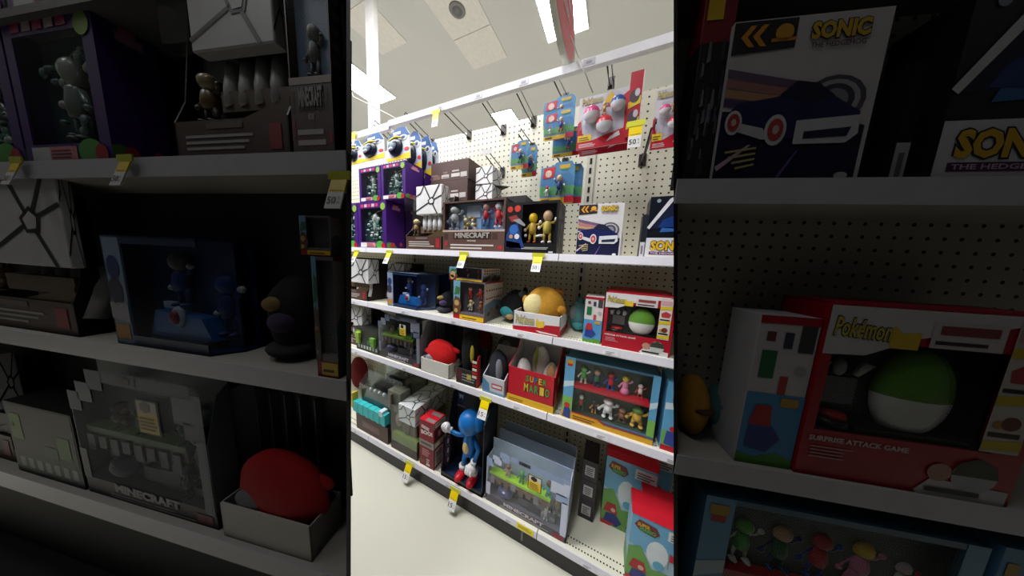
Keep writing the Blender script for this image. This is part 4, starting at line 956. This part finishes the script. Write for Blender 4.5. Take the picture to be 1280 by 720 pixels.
u0, Y, z, w, h = S(701.5, 815, 445, S3, .02)
ten_figure_carton(F0, u0, .02, S3, w, h, .12, 'wide blue window carton with two rows of small figures')
u0, Y, z, w, h = S(824, 900, 477, S3, .02)
def bluep(p):
    p.rect(0, 0, 1, 1, M((104, 172, 216)), 1); p.rect(0, 0, 1, .3, M((120, 180, 90)), 2); p.rect(0, 0, 1, .08, RED(), 2.5); p.rect(.1, .86, .3, .93, M((206, 160, 50)), 3); p.pol([(.05, .1), (.28, .08), (.26, .3), (.08, .3)], M((60, 80, 160)), 3); p.disc(.18, .34, .06, M((206, 44, 50)), 4); p.pol([(0, .6), (.4, .66), (.4, .74), (0, .7)], M((220, 236, 246)), 2)
plain_carton(F0, u0, .02, S3, w, h, .12, 'sky blue carton cut by the right edge on the third shelf', (104, 172, 216), None, bluep, name='scene_print_carton')

# ---- base shelf
Y0 = -.015
u0, Y, z, w, h = S(446, 485, 515, S0, Y0)
def brn(p): p.rect(.2, .3, .75, .7, M((110, 84, 80)), 2); p.lines(.25, .4, .7, .62, 2, M((140, 110, 104)), 3)
r = thing(F0, 'clamshell_toy', 'turquoise stepped bar toy in clear case over brown foot box', 'toy box', u0, Y0, S0, 'clear cased toys on the bottom shelf')
G().box(0, w, 0, .12, 0, h, M((78, 56, 52))).build('foot_carton', r); p = G().front(w, h); brn(p); p.build('front_print', r)
sw = G(); n = 12
for i in range(n): sw.box(-.02+w*1.02*i/n, -.02+w*1.02*(i+1)/n, -.01-.002*(i % 2), .03, h*1.12-.0015*(i % 2), h*1.72+.003*(i % 2), M((56, 186, 190)))
sw.box(-.035, -.018, -.012, .03, h*1.3, h*2.2, M((206, 180, 60))); sw.box(w*.8, w*.9, -.013, .03, h*1.6, h*1.9, M((210, 222, 226))); sw.build('turquoise_bar', r)
cs = G(); cs.prism([(0, h), (.02, h*1.0), (.05, h*2.6), (.12, h*3.2), (.12, h)], -.03, w*1.02, clear((.8, .85, .85), .2), 'x'); cs.build('clear_case', r)
wire = G()
for i in range(4): wire.ell((w*(.3+.14*i), .05, h*2.5), (.012, .012, .014), M((190, 196, 196), .3), 8, 6)
wire.box(0, w, .045, .1, h*1.0, h*2.3, M((52, 58, 60))); wire.build('dark_insert', r)
for j in range(2):
    r2 = thing(F0, 'clamshell_toy', ('dark clear cased toy right behind the turquoise bar', 'dark clear cased toy at the back of the clear cased row')[j], 'toy box', u0, Y0+.125+.125*j, S0, 'clear cased toys on the bottom shelf')
    G().box(0, w, 0, .12, 0, h*(2.2+.3*j), M((46, 50, 50))).build('insert_carton', r2)
    q = G(); q.prism([(0, h*2.2), (.03, h*3.2), (.12, h*3.4), (.12, h*2.2)], 0, w, clear((.8, .85, .85), .2), 'x'); q.build('clear_case', r2)
    q = G()
    for i in range(4): q.ell((w*(.3+.15*i), .03, h*2.75), (.014, .012, .016), M((186, 192, 192), .3), 8, 6)
    q.build('clip', r2)
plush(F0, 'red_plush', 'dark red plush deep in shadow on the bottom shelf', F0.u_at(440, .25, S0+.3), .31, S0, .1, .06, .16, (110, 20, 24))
# strapped cube in clear case with grass foot
u0, Y, z, w, h = S(489, 521, 490, S0, Y0)
cgp = 'strapped cube toys'
def grass_cube(u, Y, lab):
    r = thing(F0, 'grass_base_toy', lab, 'toy box', u, Y, S0, cgp)
    hh = h
    g = G(); g.box(0, w, 0, .13, 0, hh*.14, M((70, 62, 56))); g.box(.004, w-.004, .004, .126, hh*.14, hh*.3, M((112, 128, 52))); g.box(0, .006, 0, .13, 0, hh*.95, M((96, 92, 80))); g.build('tray_carton', r)
    e = G(); e.box(w*.3, w*.8, .03, .09, hh*.3, hh*.46, M((110, 92, 70))); e.ell((w*.2, .03, hh*.5), (w*.14, .02, hh*.12), M((140, 124, 100)), 8, 6); e.box(w*.45, w*.62, .02, .04, hh*.32, hh*.6, M((90, 84, 60))); e.build('toy_base', r)
    strap_cube(r, w*.3, .005, hh*.55, w*.62, False)
    c = G(); c.box(-w*.2, w*.3, .02, .1, hh*.62, hh*.98, M((112, 112, 98))); c.build('stone_block', r)
    k = G(); k.prism([(.0, hh*.14), (.0, hh*.8), (.03, hh*1.02), (.13, hh*1.02), (.13, hh*.14)], 0, w, clear((.92, .95, .95), .1), 'x'); k.build('clear_case', r)
grass_cube(u0, Y0, 'strapped cube toy on green grass base left of the red boxes')
grass_cube(u0, Y0+.14, 'strapped cube toy behind the grass base toy on the bottom shelf')
# two stacked red boxes
u0, Y, z, w, h = S(524.5, 542, 523, S0, Y0)
ub_, = (F0.at(542, 594, Y0)[0],)
rg = 'small red boxes stacked on the bottom shelf'
def seeb(p):
    p.text('SEE', .42, .66, .56, .17, M((226, 206, 206)), 2, .06, rot=-.12); p.text('BOO!', .52, .42, .8, .22, M((226, 206, 206)), 2, .07, rot=.1)
def lowb(p):
    p.rect(0, .76, 1, 1, M((150, 142, 136)), 1); p.rect(.1, .84, .85, .92, M((90, 80, 78)), 2); p.lines(.2, .42, .75, .7, 4, M((190, 130, 130)), 2, .6); p.lines(.5, .1, .75, .36, 3, M((210, 170, 170)), 2, .6); p.rect(.5, .08, .74, .16, M((226, 216, 216)), 3); p.rect(.1, .1, .35, .24, M((110, 80, 50)), 2)
def sd1(p): p.rect(.0, .72, .98, .95, M((206, 200, 190)), 2); p.rect(.02, .74, .12, .93, M((70, 110, 70)), 3); p.rect(.2, .8, .9, .88, M((110, 116, 100)), 3); p.rect(.1, .05, .9, .62, M((70, 40, 44)), 2); p.rect(.35, .2, .6, .5, M((190, 110, 150)), 3)
def sd2(p): p.rect(0, .78, 1, 1, M((160, 150, 130)), 1); p.rect(.1, .8, .5, .94, M((226, 220, 210)), 2); p.rect(.1, .1, .85, .7, M((176, 160, 160)), 2); p.rect(.2, .4, .7, .62, M((110, 90, 96)), 3); p.lines(.2, .15, .75, .36, 3, M((90, 60, 66)), 3)
hl = h*.58
plain_carton(F0, u0, Y0, S0, w, hl, .1, 'red box with grey band, lower of the two stacked', (126, 26, 40), rg, lowb, sd2, name='red_figure_box')
r = plain_carton(F0, u0, Y0, S0+hl+.001, w, h-hl, .1, 'red lettered box, upper of the two stacked', (140, 22, 40), rg, seeb, sd1, name='red_figure_box')
p = G().on((0, 0, h-hl), (w, 0, 0), (0, .1, 0)); p.rect(0, 0, 1, 1, M((206, 24, 40)), 1); p.rect(.4, .05, .95, .3, M((140, 124, 124)), 2); p.rect(.3, .62, .95, .9, M((140, 124, 124)), 2); p.build('lid_print', r)
# black tray with tall blue figure
ut, Y, z, wt, ht = S(551, 602.5, 500, S0, Y0)
r = thing(F0, 'figure_display_box', 'black open display box with tall blue toy figure tied inside', 'toy box', ut, Y0, S0)
K = M((22, 24, 34), .4); dt = .15
g = G(); g.box(0, wt, 0, .006, 0, .03, K); g.box(0, wt, 0, dt, 0, .012, M((30, 52, 86))); g.box(0, wt, dt-.006, dt, 0, ht, K); g.prism([(0, 0), (dt, 0), (dt, ht), (dt*.7, ht), (0, .05)], 0, .005, K, 'x'); g.prism([(0, 0), (dt, 0), (dt, ht), (dt*.4, ht), (0, ht*.9)], wt-.005, wt, K, 'x'); g.build('display_tray', r)
p = G().on((0, dt-.006, 0), (wt, 0, 0), (0, 0, ht))
p.pol([(.02, .78), (.2, .78), (.24, .84), (.24, .96), (.02, .99)], M((40, 54, 92)), 2); p.pol([(.08, .86), (.12, .9), (.16, .86), (.18, .93), (.06, .93)], M((206, 210, 220)), 3); p.rect(.02, .76, .22, .78, M((150, 120, 150)), 3)
p.build('back_print', r)
p = G().on((.0055, 0, 0), (0, dt*.66, 0), (0, 0, ht*.6))
p.rect(0.1, .05, .95, .8, M((54, 28, 52)), .3)
for b, c in ((.2, (120, 110, 130)), (.42, (130, 130, 160)), (.64, (120, 110, 130))): p.disc(.55, b, .2, M(c), 1, asp=.62); p.disc(.55, b, .16, M((30, 26, 50)), 2, asp=.62); p.disc(.55, b, .08, M((220, 220, 228)), 3, asp=.8)
p.build('side_print', r)
bl = M((26, 112, 190), .35); wh = M((232, 230, 232), .35)
fx, fy = wt*.56, .055
zt = F0.z_at(513, ut+fx, Y0+fy)-S0; hf = zt-.012
f = G()
f.ell((fx, fy, .012+hf*.83), (hf*.155, hf*.15, hf*.165), bl, 20, 14); f.ell((fx+hf*.07, fy+.012, .012+hf*.84), (hf*.13, hf*.12, hf*.13), bl, 16, 10)
f.tube([(fx, fy, .012+hf*.36), (fx, fy, .012+hf*.45), (fx, fy, .012+hf*.55), (fx, fy, .012+hf*.66), (fx, fy, .012+hf*.7)], [hf*.06, hf*.085, hf*.085, hf*.06, hf*.05], bl, 14)
for s in (-1, 1): f.tube([(fx+s*hf*.04, fy, .012+hf*.4), (fx+s*hf*.075, fy, .012+hf*.27), (fx+s*hf*.09, fy-.004, .012+hf*.12)], [hf*.042, hf*.034, hf*.03], bl, 10)
f.tube([(fx-hf*.06, fy, .012+hf*.63), (fx-hf*.17, fy-.01, .012+hf*.6), (fx-hf*.27, fy-.03, .012+hf*.65)], [hf*.034, hf*.03, hf*.028], bl, 10)
f.tube([(fx+hf*.06, fy, .012+hf*.63), (fx+hf*.16, fy-.01, .012+hf*.5), (fx+hf*.13, fy-.03, .012+hf*.37)], [hf*.034, hf*.03, hf*.028], bl, 10)
fo = f.build('blue_figure', r)
e = G(); e.ell((fx-.004, fy-hf*.07, .012+hf*.5), (hf*.05, hf*.03, hf*.085), M((216, 190, 130)), 12, 8); e.build('tan_belly', fo)
for c, d_ in (((fx-hf*.33, fy-.036, .012+hf*.69), -1), ((fx+hf*.1, fy-.04, .012+hf*.27), 1)):
    g = G(); g.ell(c, (hf*.065, hf*.055, hf*.07), wh, 12, 9)
    for q in range(3): g.ell((c[0]+d_*hf*(.02-.035*q), c[1]-hf*.04, c[2]+hf*.03*(1 if d_ < 0 else -1)), (hf*.022, hf*.03, hf*.045), wh, 8, 6)
    g.ell((c[0]-d_*hf*.055, c[1]-hf*.02, c[2]), (hf*.025, hf*.025, hf*.045), wh, 8, 6); g.tube([(c[0]+hf*.045*(1 if d_ < 0 else .3), c[1]+.008, c[2]-hf*.03*(1 if d_ < 0 else -2.2)), (c[0]+hf*.075*(1 if d_ < 0 else .3), c[1]+.01, c[2]-hf*.04*(1 if d_ < 0 else -2.6))], hf*.04, wh, 10)
    g.build('white_glove', fo)
for s in (-1, 1):
    g = G(); x_ = fx+s*hf*.095; g.tube([(x_, fy-.004, .012+hf*.12), (x_, fy-.004, .012+hf*.17)], hf*.05, wh, 12); g.tube([(x_, fy-.006, .012+hf*.06), (x_, fy-.004, .012+hf*.12)], [hf*.045, hf*.04], M((190, 190, 194)), 12); g.build('white_cuff', fo)
    g = G(); g.ell((x_, fy-hf*.05, .012+hf*.05), (hf*.062, hf*.115, hf*.055), M((198, 24, 40), .35), 14, 9); g.build('red_shoe', fo)
# grass ledge playsets
u0, Y, z, w, h = S(607, 706.5, 556, S0, Y0+.005)
gs = 'grass ledge playsets'
for j, lb in enumerate(('grass ledge playset in clear case, front of the bottom row', 'grass ledge playset second in the bottom row', 'grass ledge playset last in the bottom row')):
    block_set(F0, u0, Y0+.005+.076*j, S0, w, h*1.0, .072, lb, gs)
# dark cartons with white labels
dg_ = 'small dark cartons with white side labels'
ud = F0.u_at(722, .14, S0)
def dlab(p):
    p.rect(.2, .25, .8, .75, M((186, 182, 184)), 2); p.lines(.28, .32, .72, .7, 4, M((70, 66, 72)), 3)
hz = (F0.z_at(573, ud, .14)-S0)/3
for j, lb in enumerate(('dark carton with white label at the bottom of the dark stack', 'dark carton with white label in the middle of the dark stack', 'dark carton with white label on top of the dark stack')):
    plain_carton(F0, ud, .14, S0+hz*j+.0005*j, .075, hz-.001, .14, lb, (50, 46, 52), dg_, dlab, name='dark_figure_carton')
# scene print boxes with red lids
mg = 'scene printed boxes with red lids'
u0, Y, z, w, h = S(750, 815, 562, S0, .17)
game_box(F0, u0, .17, S0, .22, h, .09, 'scene printed box with red lid standing at the back', mg)
game_box(F0, u0+.08, .27, S0, .22, h*1.04, .09, 'scene printed box with red lid deepest in the corner', mg)
u0, Y, z, w, h = S(780.5, 842, 620, S0, .0)
game_box(F0, u0, .0, S0, .22, (F0.z_at(640, u0, .0)-S0)/.93, .09, 'scene printed box with red lid at the front right corner', mg)
um = F0.u_at(803, .1, S0+.25)
game_box(F0, um, .095, S0, .22, (F0.z_at(624, um, .1)-S0)/.93, .07, 'scene printed box right behind the front red lidded box', mg)

# ---- price tags
tg = 'yellow and white price tags on the shelf edges'
for x, y, n, lb in ((446, 312, '50', 'yellow and white price tag at the left end of the top shelf'), (487, 312.5, '50', 'price tag on the top shelf edge below the purple carton'), (580, 315, '50', 'price tag on the top shelf edge below the wide lettered carton'), (673, 317, '50', 'price tag on the top shelf edge below the black carton')):
    price_tag(F0, x, y+3, -.006, n, lb, tg, s=.048)
price_tag(F0, 607, 500, -.006, '15', 'price tag on the third shelf edge above the blue figure', tg, s=.058)
price_tag(F0, 512, 580, -.036, '15', 'price tag on the bottom shelf edge left of the red boxes', tg, s=.06)
price_tag(F0, 569, 613, -.036, '15', 'price tag on the bottom shelf edge below the blue figure', tg, s=.06)
price_tag(F0, 545, 141, YR-.014, '30', 'yellow and white price tag on the long white bar', tg, s=.052, tilt=.15)
price_tag(F0, 442, 168, YR-.014, '30', 'price tag at the left end of the white bar', tg, s=.052, tilt=.15)
price_tag(F0, 795, 156, .03, '50', 'large price tag hanging in front of the ball set packs', tg, s=.05, tilt=.05)
hook(F0, 795, 160, 801, 205, .035, YB, 'black hook behind the large hanging price tag', hk, False)
u0, z0 = F0.at(656, 661, -.037)
s = G().box(-.045, .045, -.0015, 0, -.018, .014, M((240, 226, 40), .4)); s.box(-.035, .035, -.002, -.0015, -.006, -.001, M((190, 160, 40))); s.box(-.035, .02, -.002, -.0015, .003, .007, M((190, 160, 40)))
o = s.build('shelf_sticker'); o.location = (u0, -.037, z0); tag(o, 'yellow sticker on the bottom shelf edge below the playset', 'sticker')

# ---- round red sign on a rod
ys = .10
us_, zs_ = F0.at(702, -20, ys)
r = thing(None, 'round_sign', 'round red sign with white lettering seen nearly edge on at the top', 'sign', us_, ys, zs_)
R = F0.z_at(-20, us_, ys)-F0.z_at(71, us_, ys)
ang = SIGN_ANGLE
rot = Matrix.Rotation(-.10, 3, 'Y') @ Matrix.Rotation(ang, 3, 'Z')
def disc3(r0, y0, y1, mat, g):
    n = 40
    vs = [rot @ V((r0*math.cos(2*math.pi*i/n), y, r0*math.sin(2*math.pi*i/n))) for y in (y0, y1) for i in range(n)]
    return g.add(vs, [tuple(range(n)), tuple(range(2*n-1, n-1, -1))]+[(i+n, (i+1) % n+n, (i+1) % n, i) for i in range(n)], mat)
disc3(R, -.008, .014, M((190, 190, 178), .5), G()).build('sign_board', r)
disc3(R*.9, -.009, -.0085, M((214, 40, 60), .4), G()).build('red_face', r)
p = G().on(rot @ V((-R, -.0095, -R)), rot @ V((2*R, 0, 0)), rot @ V((0, 0, 2*R)))
p.lines(.26, .36, .74, .52, 4, M((240, 214, 216)), 1, .5); p.rect(.2, .56, .8, .6, M((240, 214, 216)), 1); p.build('sign_print', r)
ru, rzz = F0.at(741, 116, ys); ru2, rz2 = F0.at(713, 45, ys)
G().tube([(ru2-us_, 0, rz2-zs_), (ru-us_, 0, rzz-zs_)], .0028, M((190, 188, 182), .4, .3), 8).build('sign_rod', r)

# ================================================================== added bays standing in for blurred side padding, dimness put into their colours
def flank(x_edge, zdist, sgn, yaw_off):
    xr_ = zdist*(x_edge-640)/FPX
    o = V((0, -D, 0)) + V((_cy, _sy, 0))*xr_ + V((-_sy, _cy, 0))*zdist
    return Frame(o, YAW-math.radians(yaw_off))
SHADE_TONE = COLOUR_DIM  # darkens every bay material's colour in place of low light
def bay(F, xe, xo, dep, lips, name, label, top_y, pegged):
    """shelving bay: back, slanted side board, canopy, shelves; xe inner edge and xo outer edge of the frame in pixels"""
    r = thing(F, name, label, 'shelving unit')
    sg = 1 if xo > xe else -1
    def e(Y, z, off=0): return F.u_at(xe+sg*off, Y, z)
    ztop = F.z_at(top_y, e(0, 1.5), 0); zb = 0.0
    hts = [zb+(ztop-zb)*i/10 for i in range(11)]
    far = sg*max(abs(F.u_at(xo+sg*60, dep, zz)) for zz in (.5, 1.3, 2.0))
    far = max(-2.6, min(2.6, far))
    # side board follows the bay's flared edge
    g = G(); vs = []; fs = []
    hh = [zz for zz in hts]
    for zz in hh:
        zq = zz
        for Y in (0, dep):
            a, b = e(Y, zq), e(Y, zq, 5)
            vs += [(a, Y, zz), (b, Y, zz)]
    for i in range(len(hh)-1):
        k, q = i*4, i*4+4
        fs += [(k, k+1, q+1, q), (k+3, k+2, q+2, q+3), (k+2, k, q, q+2), (k+1, k+3, q+3, q+1)]
    fs += [(0, 2, 3, 1), (len(vs)-4, len(vs)-3, len(vs)-1, len(vs)-2)]
    g.add(vs, fs, M((30, 29, 30), .6)); g.build('side_board', r)
    # back
    g = G(); vs = []
    for zz in (zb, ztop):
        a = e(dep, zz, 3)
        vs += [(a, dep, zz), (far, dep, zz), (far, dep+.012, zz), (a, dep+.012, zz)]
    g.add(vs, [(0, 1, 5, 4), (1, 2, 6, 5), (2, 3, 7, 6), (3, 0, 4, 7), (0, 3, 2, 1), (4, 5, 6, 7)], holes((226, 220, 204), 'pegboard') if pegged else M((60, 56, 58), .6)); g.build('back_panel', r)
    a, b = sorted((e(0, ztop, 3), far)); a2, b2 = sorted((e(dep, ztop, 3), far))
    G().hexa([(a, 0, ztop), (b, 0, ztop), (b2, dep, ztop), (a2, dep, ztop), (a, 0, ztop+.02), (b, 0, ztop+.02), (b2, dep, ztop+.02), (a2, dep, ztop+.02)], M((120, 118, 120))).build('shade_canopy', r)  # top added above the view to keep lamp light out of the bay
    # plinth under the lowest shelf
    zl_ = min(l[0] for l in lips)-.03
    a, b = sorted((e(.05, .2, 30), far))
    G().box(a, b, .05, .06, 0, zl_-.02, M((36, 34, 36), .6)).build('plinth_panel', r)
    G().box(a, b, -.1, .05, 0, .11, M((36, 34, 36), .6)).build('kick_base', r)
    out = []
    for z, th, lab in lips:
        q = thing(F, 'bay_shelf', lab, 'shelf', 0, 0, z, 'shelves of the dim bays')
        a, b = sorted((e(0, z, 4), far)); a2, b2 = sorted((e(dep, z, 4), far))
        G().hexa([(a, 0, -th), (b, 0, -th), (b2, dep-.002, -th), (a2, dep-.002, -th), (a, 0, 0), (b, 0, 0), (b2, dep-.002, 0), (a2, dep-.002, 0)], M((226, 222, 210), .45)).build('shelf_deck', q)
        G().box(a, b, -.004, -.0005, -th-.003, .002, M((226, 223, 232), .35)).build('price_channel', q)
    return r

# ---- left bay
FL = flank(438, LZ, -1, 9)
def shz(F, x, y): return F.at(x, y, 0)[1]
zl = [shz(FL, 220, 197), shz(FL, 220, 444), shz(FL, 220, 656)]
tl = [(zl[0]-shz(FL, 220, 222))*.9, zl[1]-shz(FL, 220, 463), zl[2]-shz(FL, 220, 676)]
bay(FL, 438, 0, .15, [(zl[0], tl[0], 'dim white shelf at the top of the left bay'), (zl[1], tl[1], 'dim white shelf in the middle of the left bay'), (zl[2], tl[2], 'dim white shelf at the bottom of the left bay')], 'added_shelving_bay', 'added shelving bay in dim colours filling the left third of the photo', -60, False)
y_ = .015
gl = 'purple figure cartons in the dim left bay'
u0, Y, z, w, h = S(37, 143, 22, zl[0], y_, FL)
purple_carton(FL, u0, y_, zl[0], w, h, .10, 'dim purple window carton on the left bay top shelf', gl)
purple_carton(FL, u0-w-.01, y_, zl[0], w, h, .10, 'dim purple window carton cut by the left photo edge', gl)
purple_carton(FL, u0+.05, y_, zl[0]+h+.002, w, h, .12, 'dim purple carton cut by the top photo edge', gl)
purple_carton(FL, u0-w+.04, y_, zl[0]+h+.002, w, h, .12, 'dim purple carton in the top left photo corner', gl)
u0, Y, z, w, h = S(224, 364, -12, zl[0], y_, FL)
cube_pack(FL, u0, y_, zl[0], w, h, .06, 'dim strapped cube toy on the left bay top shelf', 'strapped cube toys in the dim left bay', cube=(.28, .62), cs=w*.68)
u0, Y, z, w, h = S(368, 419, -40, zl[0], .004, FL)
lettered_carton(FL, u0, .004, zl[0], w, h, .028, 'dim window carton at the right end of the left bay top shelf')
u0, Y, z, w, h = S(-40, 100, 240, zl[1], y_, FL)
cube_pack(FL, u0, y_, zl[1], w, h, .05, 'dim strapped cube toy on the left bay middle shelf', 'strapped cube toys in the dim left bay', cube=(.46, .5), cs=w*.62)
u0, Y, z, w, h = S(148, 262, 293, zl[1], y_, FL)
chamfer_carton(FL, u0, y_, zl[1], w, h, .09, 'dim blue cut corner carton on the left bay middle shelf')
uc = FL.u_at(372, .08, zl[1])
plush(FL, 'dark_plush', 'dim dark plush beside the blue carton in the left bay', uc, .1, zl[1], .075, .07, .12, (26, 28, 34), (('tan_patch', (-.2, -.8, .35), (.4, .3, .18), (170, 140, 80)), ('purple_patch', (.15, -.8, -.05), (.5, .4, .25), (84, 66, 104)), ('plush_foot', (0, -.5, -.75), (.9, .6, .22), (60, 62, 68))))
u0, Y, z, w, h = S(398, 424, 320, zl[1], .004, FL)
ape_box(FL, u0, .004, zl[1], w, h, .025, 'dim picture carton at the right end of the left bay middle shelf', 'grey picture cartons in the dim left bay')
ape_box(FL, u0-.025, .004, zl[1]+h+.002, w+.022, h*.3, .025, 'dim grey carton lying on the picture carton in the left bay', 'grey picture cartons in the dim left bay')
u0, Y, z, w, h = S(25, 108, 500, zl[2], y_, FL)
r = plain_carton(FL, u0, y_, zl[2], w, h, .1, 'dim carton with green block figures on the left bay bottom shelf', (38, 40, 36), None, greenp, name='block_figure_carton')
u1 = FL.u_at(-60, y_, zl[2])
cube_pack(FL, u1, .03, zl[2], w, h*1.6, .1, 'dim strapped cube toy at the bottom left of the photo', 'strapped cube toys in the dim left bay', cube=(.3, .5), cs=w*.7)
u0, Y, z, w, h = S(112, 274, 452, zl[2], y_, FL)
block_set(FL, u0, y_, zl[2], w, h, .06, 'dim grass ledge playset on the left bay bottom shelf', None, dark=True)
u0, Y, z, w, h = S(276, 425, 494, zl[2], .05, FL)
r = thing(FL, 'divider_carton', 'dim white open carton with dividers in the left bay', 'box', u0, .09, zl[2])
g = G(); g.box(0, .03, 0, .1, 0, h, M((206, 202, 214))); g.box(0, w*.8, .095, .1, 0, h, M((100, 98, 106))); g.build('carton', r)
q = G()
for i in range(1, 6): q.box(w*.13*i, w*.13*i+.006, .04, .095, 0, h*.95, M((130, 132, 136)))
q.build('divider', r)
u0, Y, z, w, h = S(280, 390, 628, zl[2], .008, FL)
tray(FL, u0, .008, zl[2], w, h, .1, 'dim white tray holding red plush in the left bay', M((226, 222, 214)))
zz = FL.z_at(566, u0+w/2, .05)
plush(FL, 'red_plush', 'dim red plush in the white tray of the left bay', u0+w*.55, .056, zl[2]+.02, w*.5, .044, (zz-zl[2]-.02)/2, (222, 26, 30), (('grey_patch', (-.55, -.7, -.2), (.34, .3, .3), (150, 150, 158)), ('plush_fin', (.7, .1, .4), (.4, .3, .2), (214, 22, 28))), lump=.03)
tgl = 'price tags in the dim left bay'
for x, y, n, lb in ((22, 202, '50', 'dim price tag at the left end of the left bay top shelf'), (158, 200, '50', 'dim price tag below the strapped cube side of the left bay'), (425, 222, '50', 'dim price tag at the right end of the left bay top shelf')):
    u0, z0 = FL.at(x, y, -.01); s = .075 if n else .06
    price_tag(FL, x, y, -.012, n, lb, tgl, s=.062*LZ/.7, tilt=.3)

# ---- right bay
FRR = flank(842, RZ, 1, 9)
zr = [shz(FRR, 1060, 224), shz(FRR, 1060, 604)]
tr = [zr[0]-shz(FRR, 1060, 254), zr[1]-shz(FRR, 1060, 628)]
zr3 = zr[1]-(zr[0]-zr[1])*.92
bay(FRR, 842, 1280, .17, [(zr[0], tr[0], 'dim white shelf at the top of the right bay'), (zr[1], tr[1], 'dim white shelf in the middle of the right bay'), (zr3, tr[1], 'dim white shelf at the bottom of the right bay')], 'added_shelving_bay', 'added shelving bay in dim colours with pegboard back filling the right third of the photo', -60, True)
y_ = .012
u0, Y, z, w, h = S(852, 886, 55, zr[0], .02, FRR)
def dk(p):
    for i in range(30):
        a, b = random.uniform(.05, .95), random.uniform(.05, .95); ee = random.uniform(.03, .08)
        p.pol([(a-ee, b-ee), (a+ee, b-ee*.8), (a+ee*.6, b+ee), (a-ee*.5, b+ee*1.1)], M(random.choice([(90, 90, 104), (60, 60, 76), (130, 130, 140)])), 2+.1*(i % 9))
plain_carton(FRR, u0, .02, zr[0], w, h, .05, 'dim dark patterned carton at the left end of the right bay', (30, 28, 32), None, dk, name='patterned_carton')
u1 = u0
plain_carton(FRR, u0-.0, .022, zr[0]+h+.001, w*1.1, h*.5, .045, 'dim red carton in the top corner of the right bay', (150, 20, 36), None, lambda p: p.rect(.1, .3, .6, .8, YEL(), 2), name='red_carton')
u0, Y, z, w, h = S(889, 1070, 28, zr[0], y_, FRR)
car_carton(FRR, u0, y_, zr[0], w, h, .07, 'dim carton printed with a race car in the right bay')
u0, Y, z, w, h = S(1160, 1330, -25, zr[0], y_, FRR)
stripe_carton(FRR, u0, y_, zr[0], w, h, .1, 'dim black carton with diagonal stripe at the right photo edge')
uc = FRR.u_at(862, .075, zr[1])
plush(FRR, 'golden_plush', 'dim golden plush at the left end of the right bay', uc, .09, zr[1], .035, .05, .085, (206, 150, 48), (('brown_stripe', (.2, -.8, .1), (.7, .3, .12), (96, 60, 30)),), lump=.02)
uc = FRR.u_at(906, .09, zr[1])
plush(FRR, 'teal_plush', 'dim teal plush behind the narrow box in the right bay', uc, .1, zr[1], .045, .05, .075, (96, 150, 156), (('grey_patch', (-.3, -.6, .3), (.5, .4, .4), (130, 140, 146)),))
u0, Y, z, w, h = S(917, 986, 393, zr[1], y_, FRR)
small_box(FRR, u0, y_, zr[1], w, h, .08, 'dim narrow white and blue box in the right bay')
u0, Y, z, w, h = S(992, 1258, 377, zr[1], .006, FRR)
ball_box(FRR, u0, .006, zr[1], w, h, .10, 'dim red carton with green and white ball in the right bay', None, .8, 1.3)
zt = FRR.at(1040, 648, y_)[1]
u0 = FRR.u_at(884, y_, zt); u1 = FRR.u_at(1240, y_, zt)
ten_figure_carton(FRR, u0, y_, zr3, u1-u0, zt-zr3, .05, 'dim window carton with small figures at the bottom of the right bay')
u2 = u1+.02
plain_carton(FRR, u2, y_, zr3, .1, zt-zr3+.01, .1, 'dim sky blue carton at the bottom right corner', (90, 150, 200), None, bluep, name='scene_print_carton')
SHADE_TONE = 1.0

# ================================================================== light, world, camera
w_ = bpy.data.worlds.new('store'); SC.world = w_; w_.use_nodes = True
w_.node_tree.nodes['Background'].inputs[0].default_value = (.9, .95, 1, 1); w_.node_tree.nodes['Background'].inputs[1].default_value = AMBIENT
cam = bpy.data.cameras.new('camera'); co = bpy.data.objects.new('camera', cam); COL.objects.link(co)
cam.sensor_width = 36; cam.lens = FPX/1280*36; cam.clip_start = .02; cam.clip_end = 100
Mx = Matrix((RR, UU, -FW)).transposed().to_4x4(); Mx.translation = EYE; co.matrix_world = Mx
SC.camera = co
SC.view_settings.view_transform = 'Standard'
SC.view_settings.exposure = EXPOSURE
SC.cycles.max_bounces = 10; SC.cycles.transparent_max_bounces = 24; SC.cycles.use_denoising = True
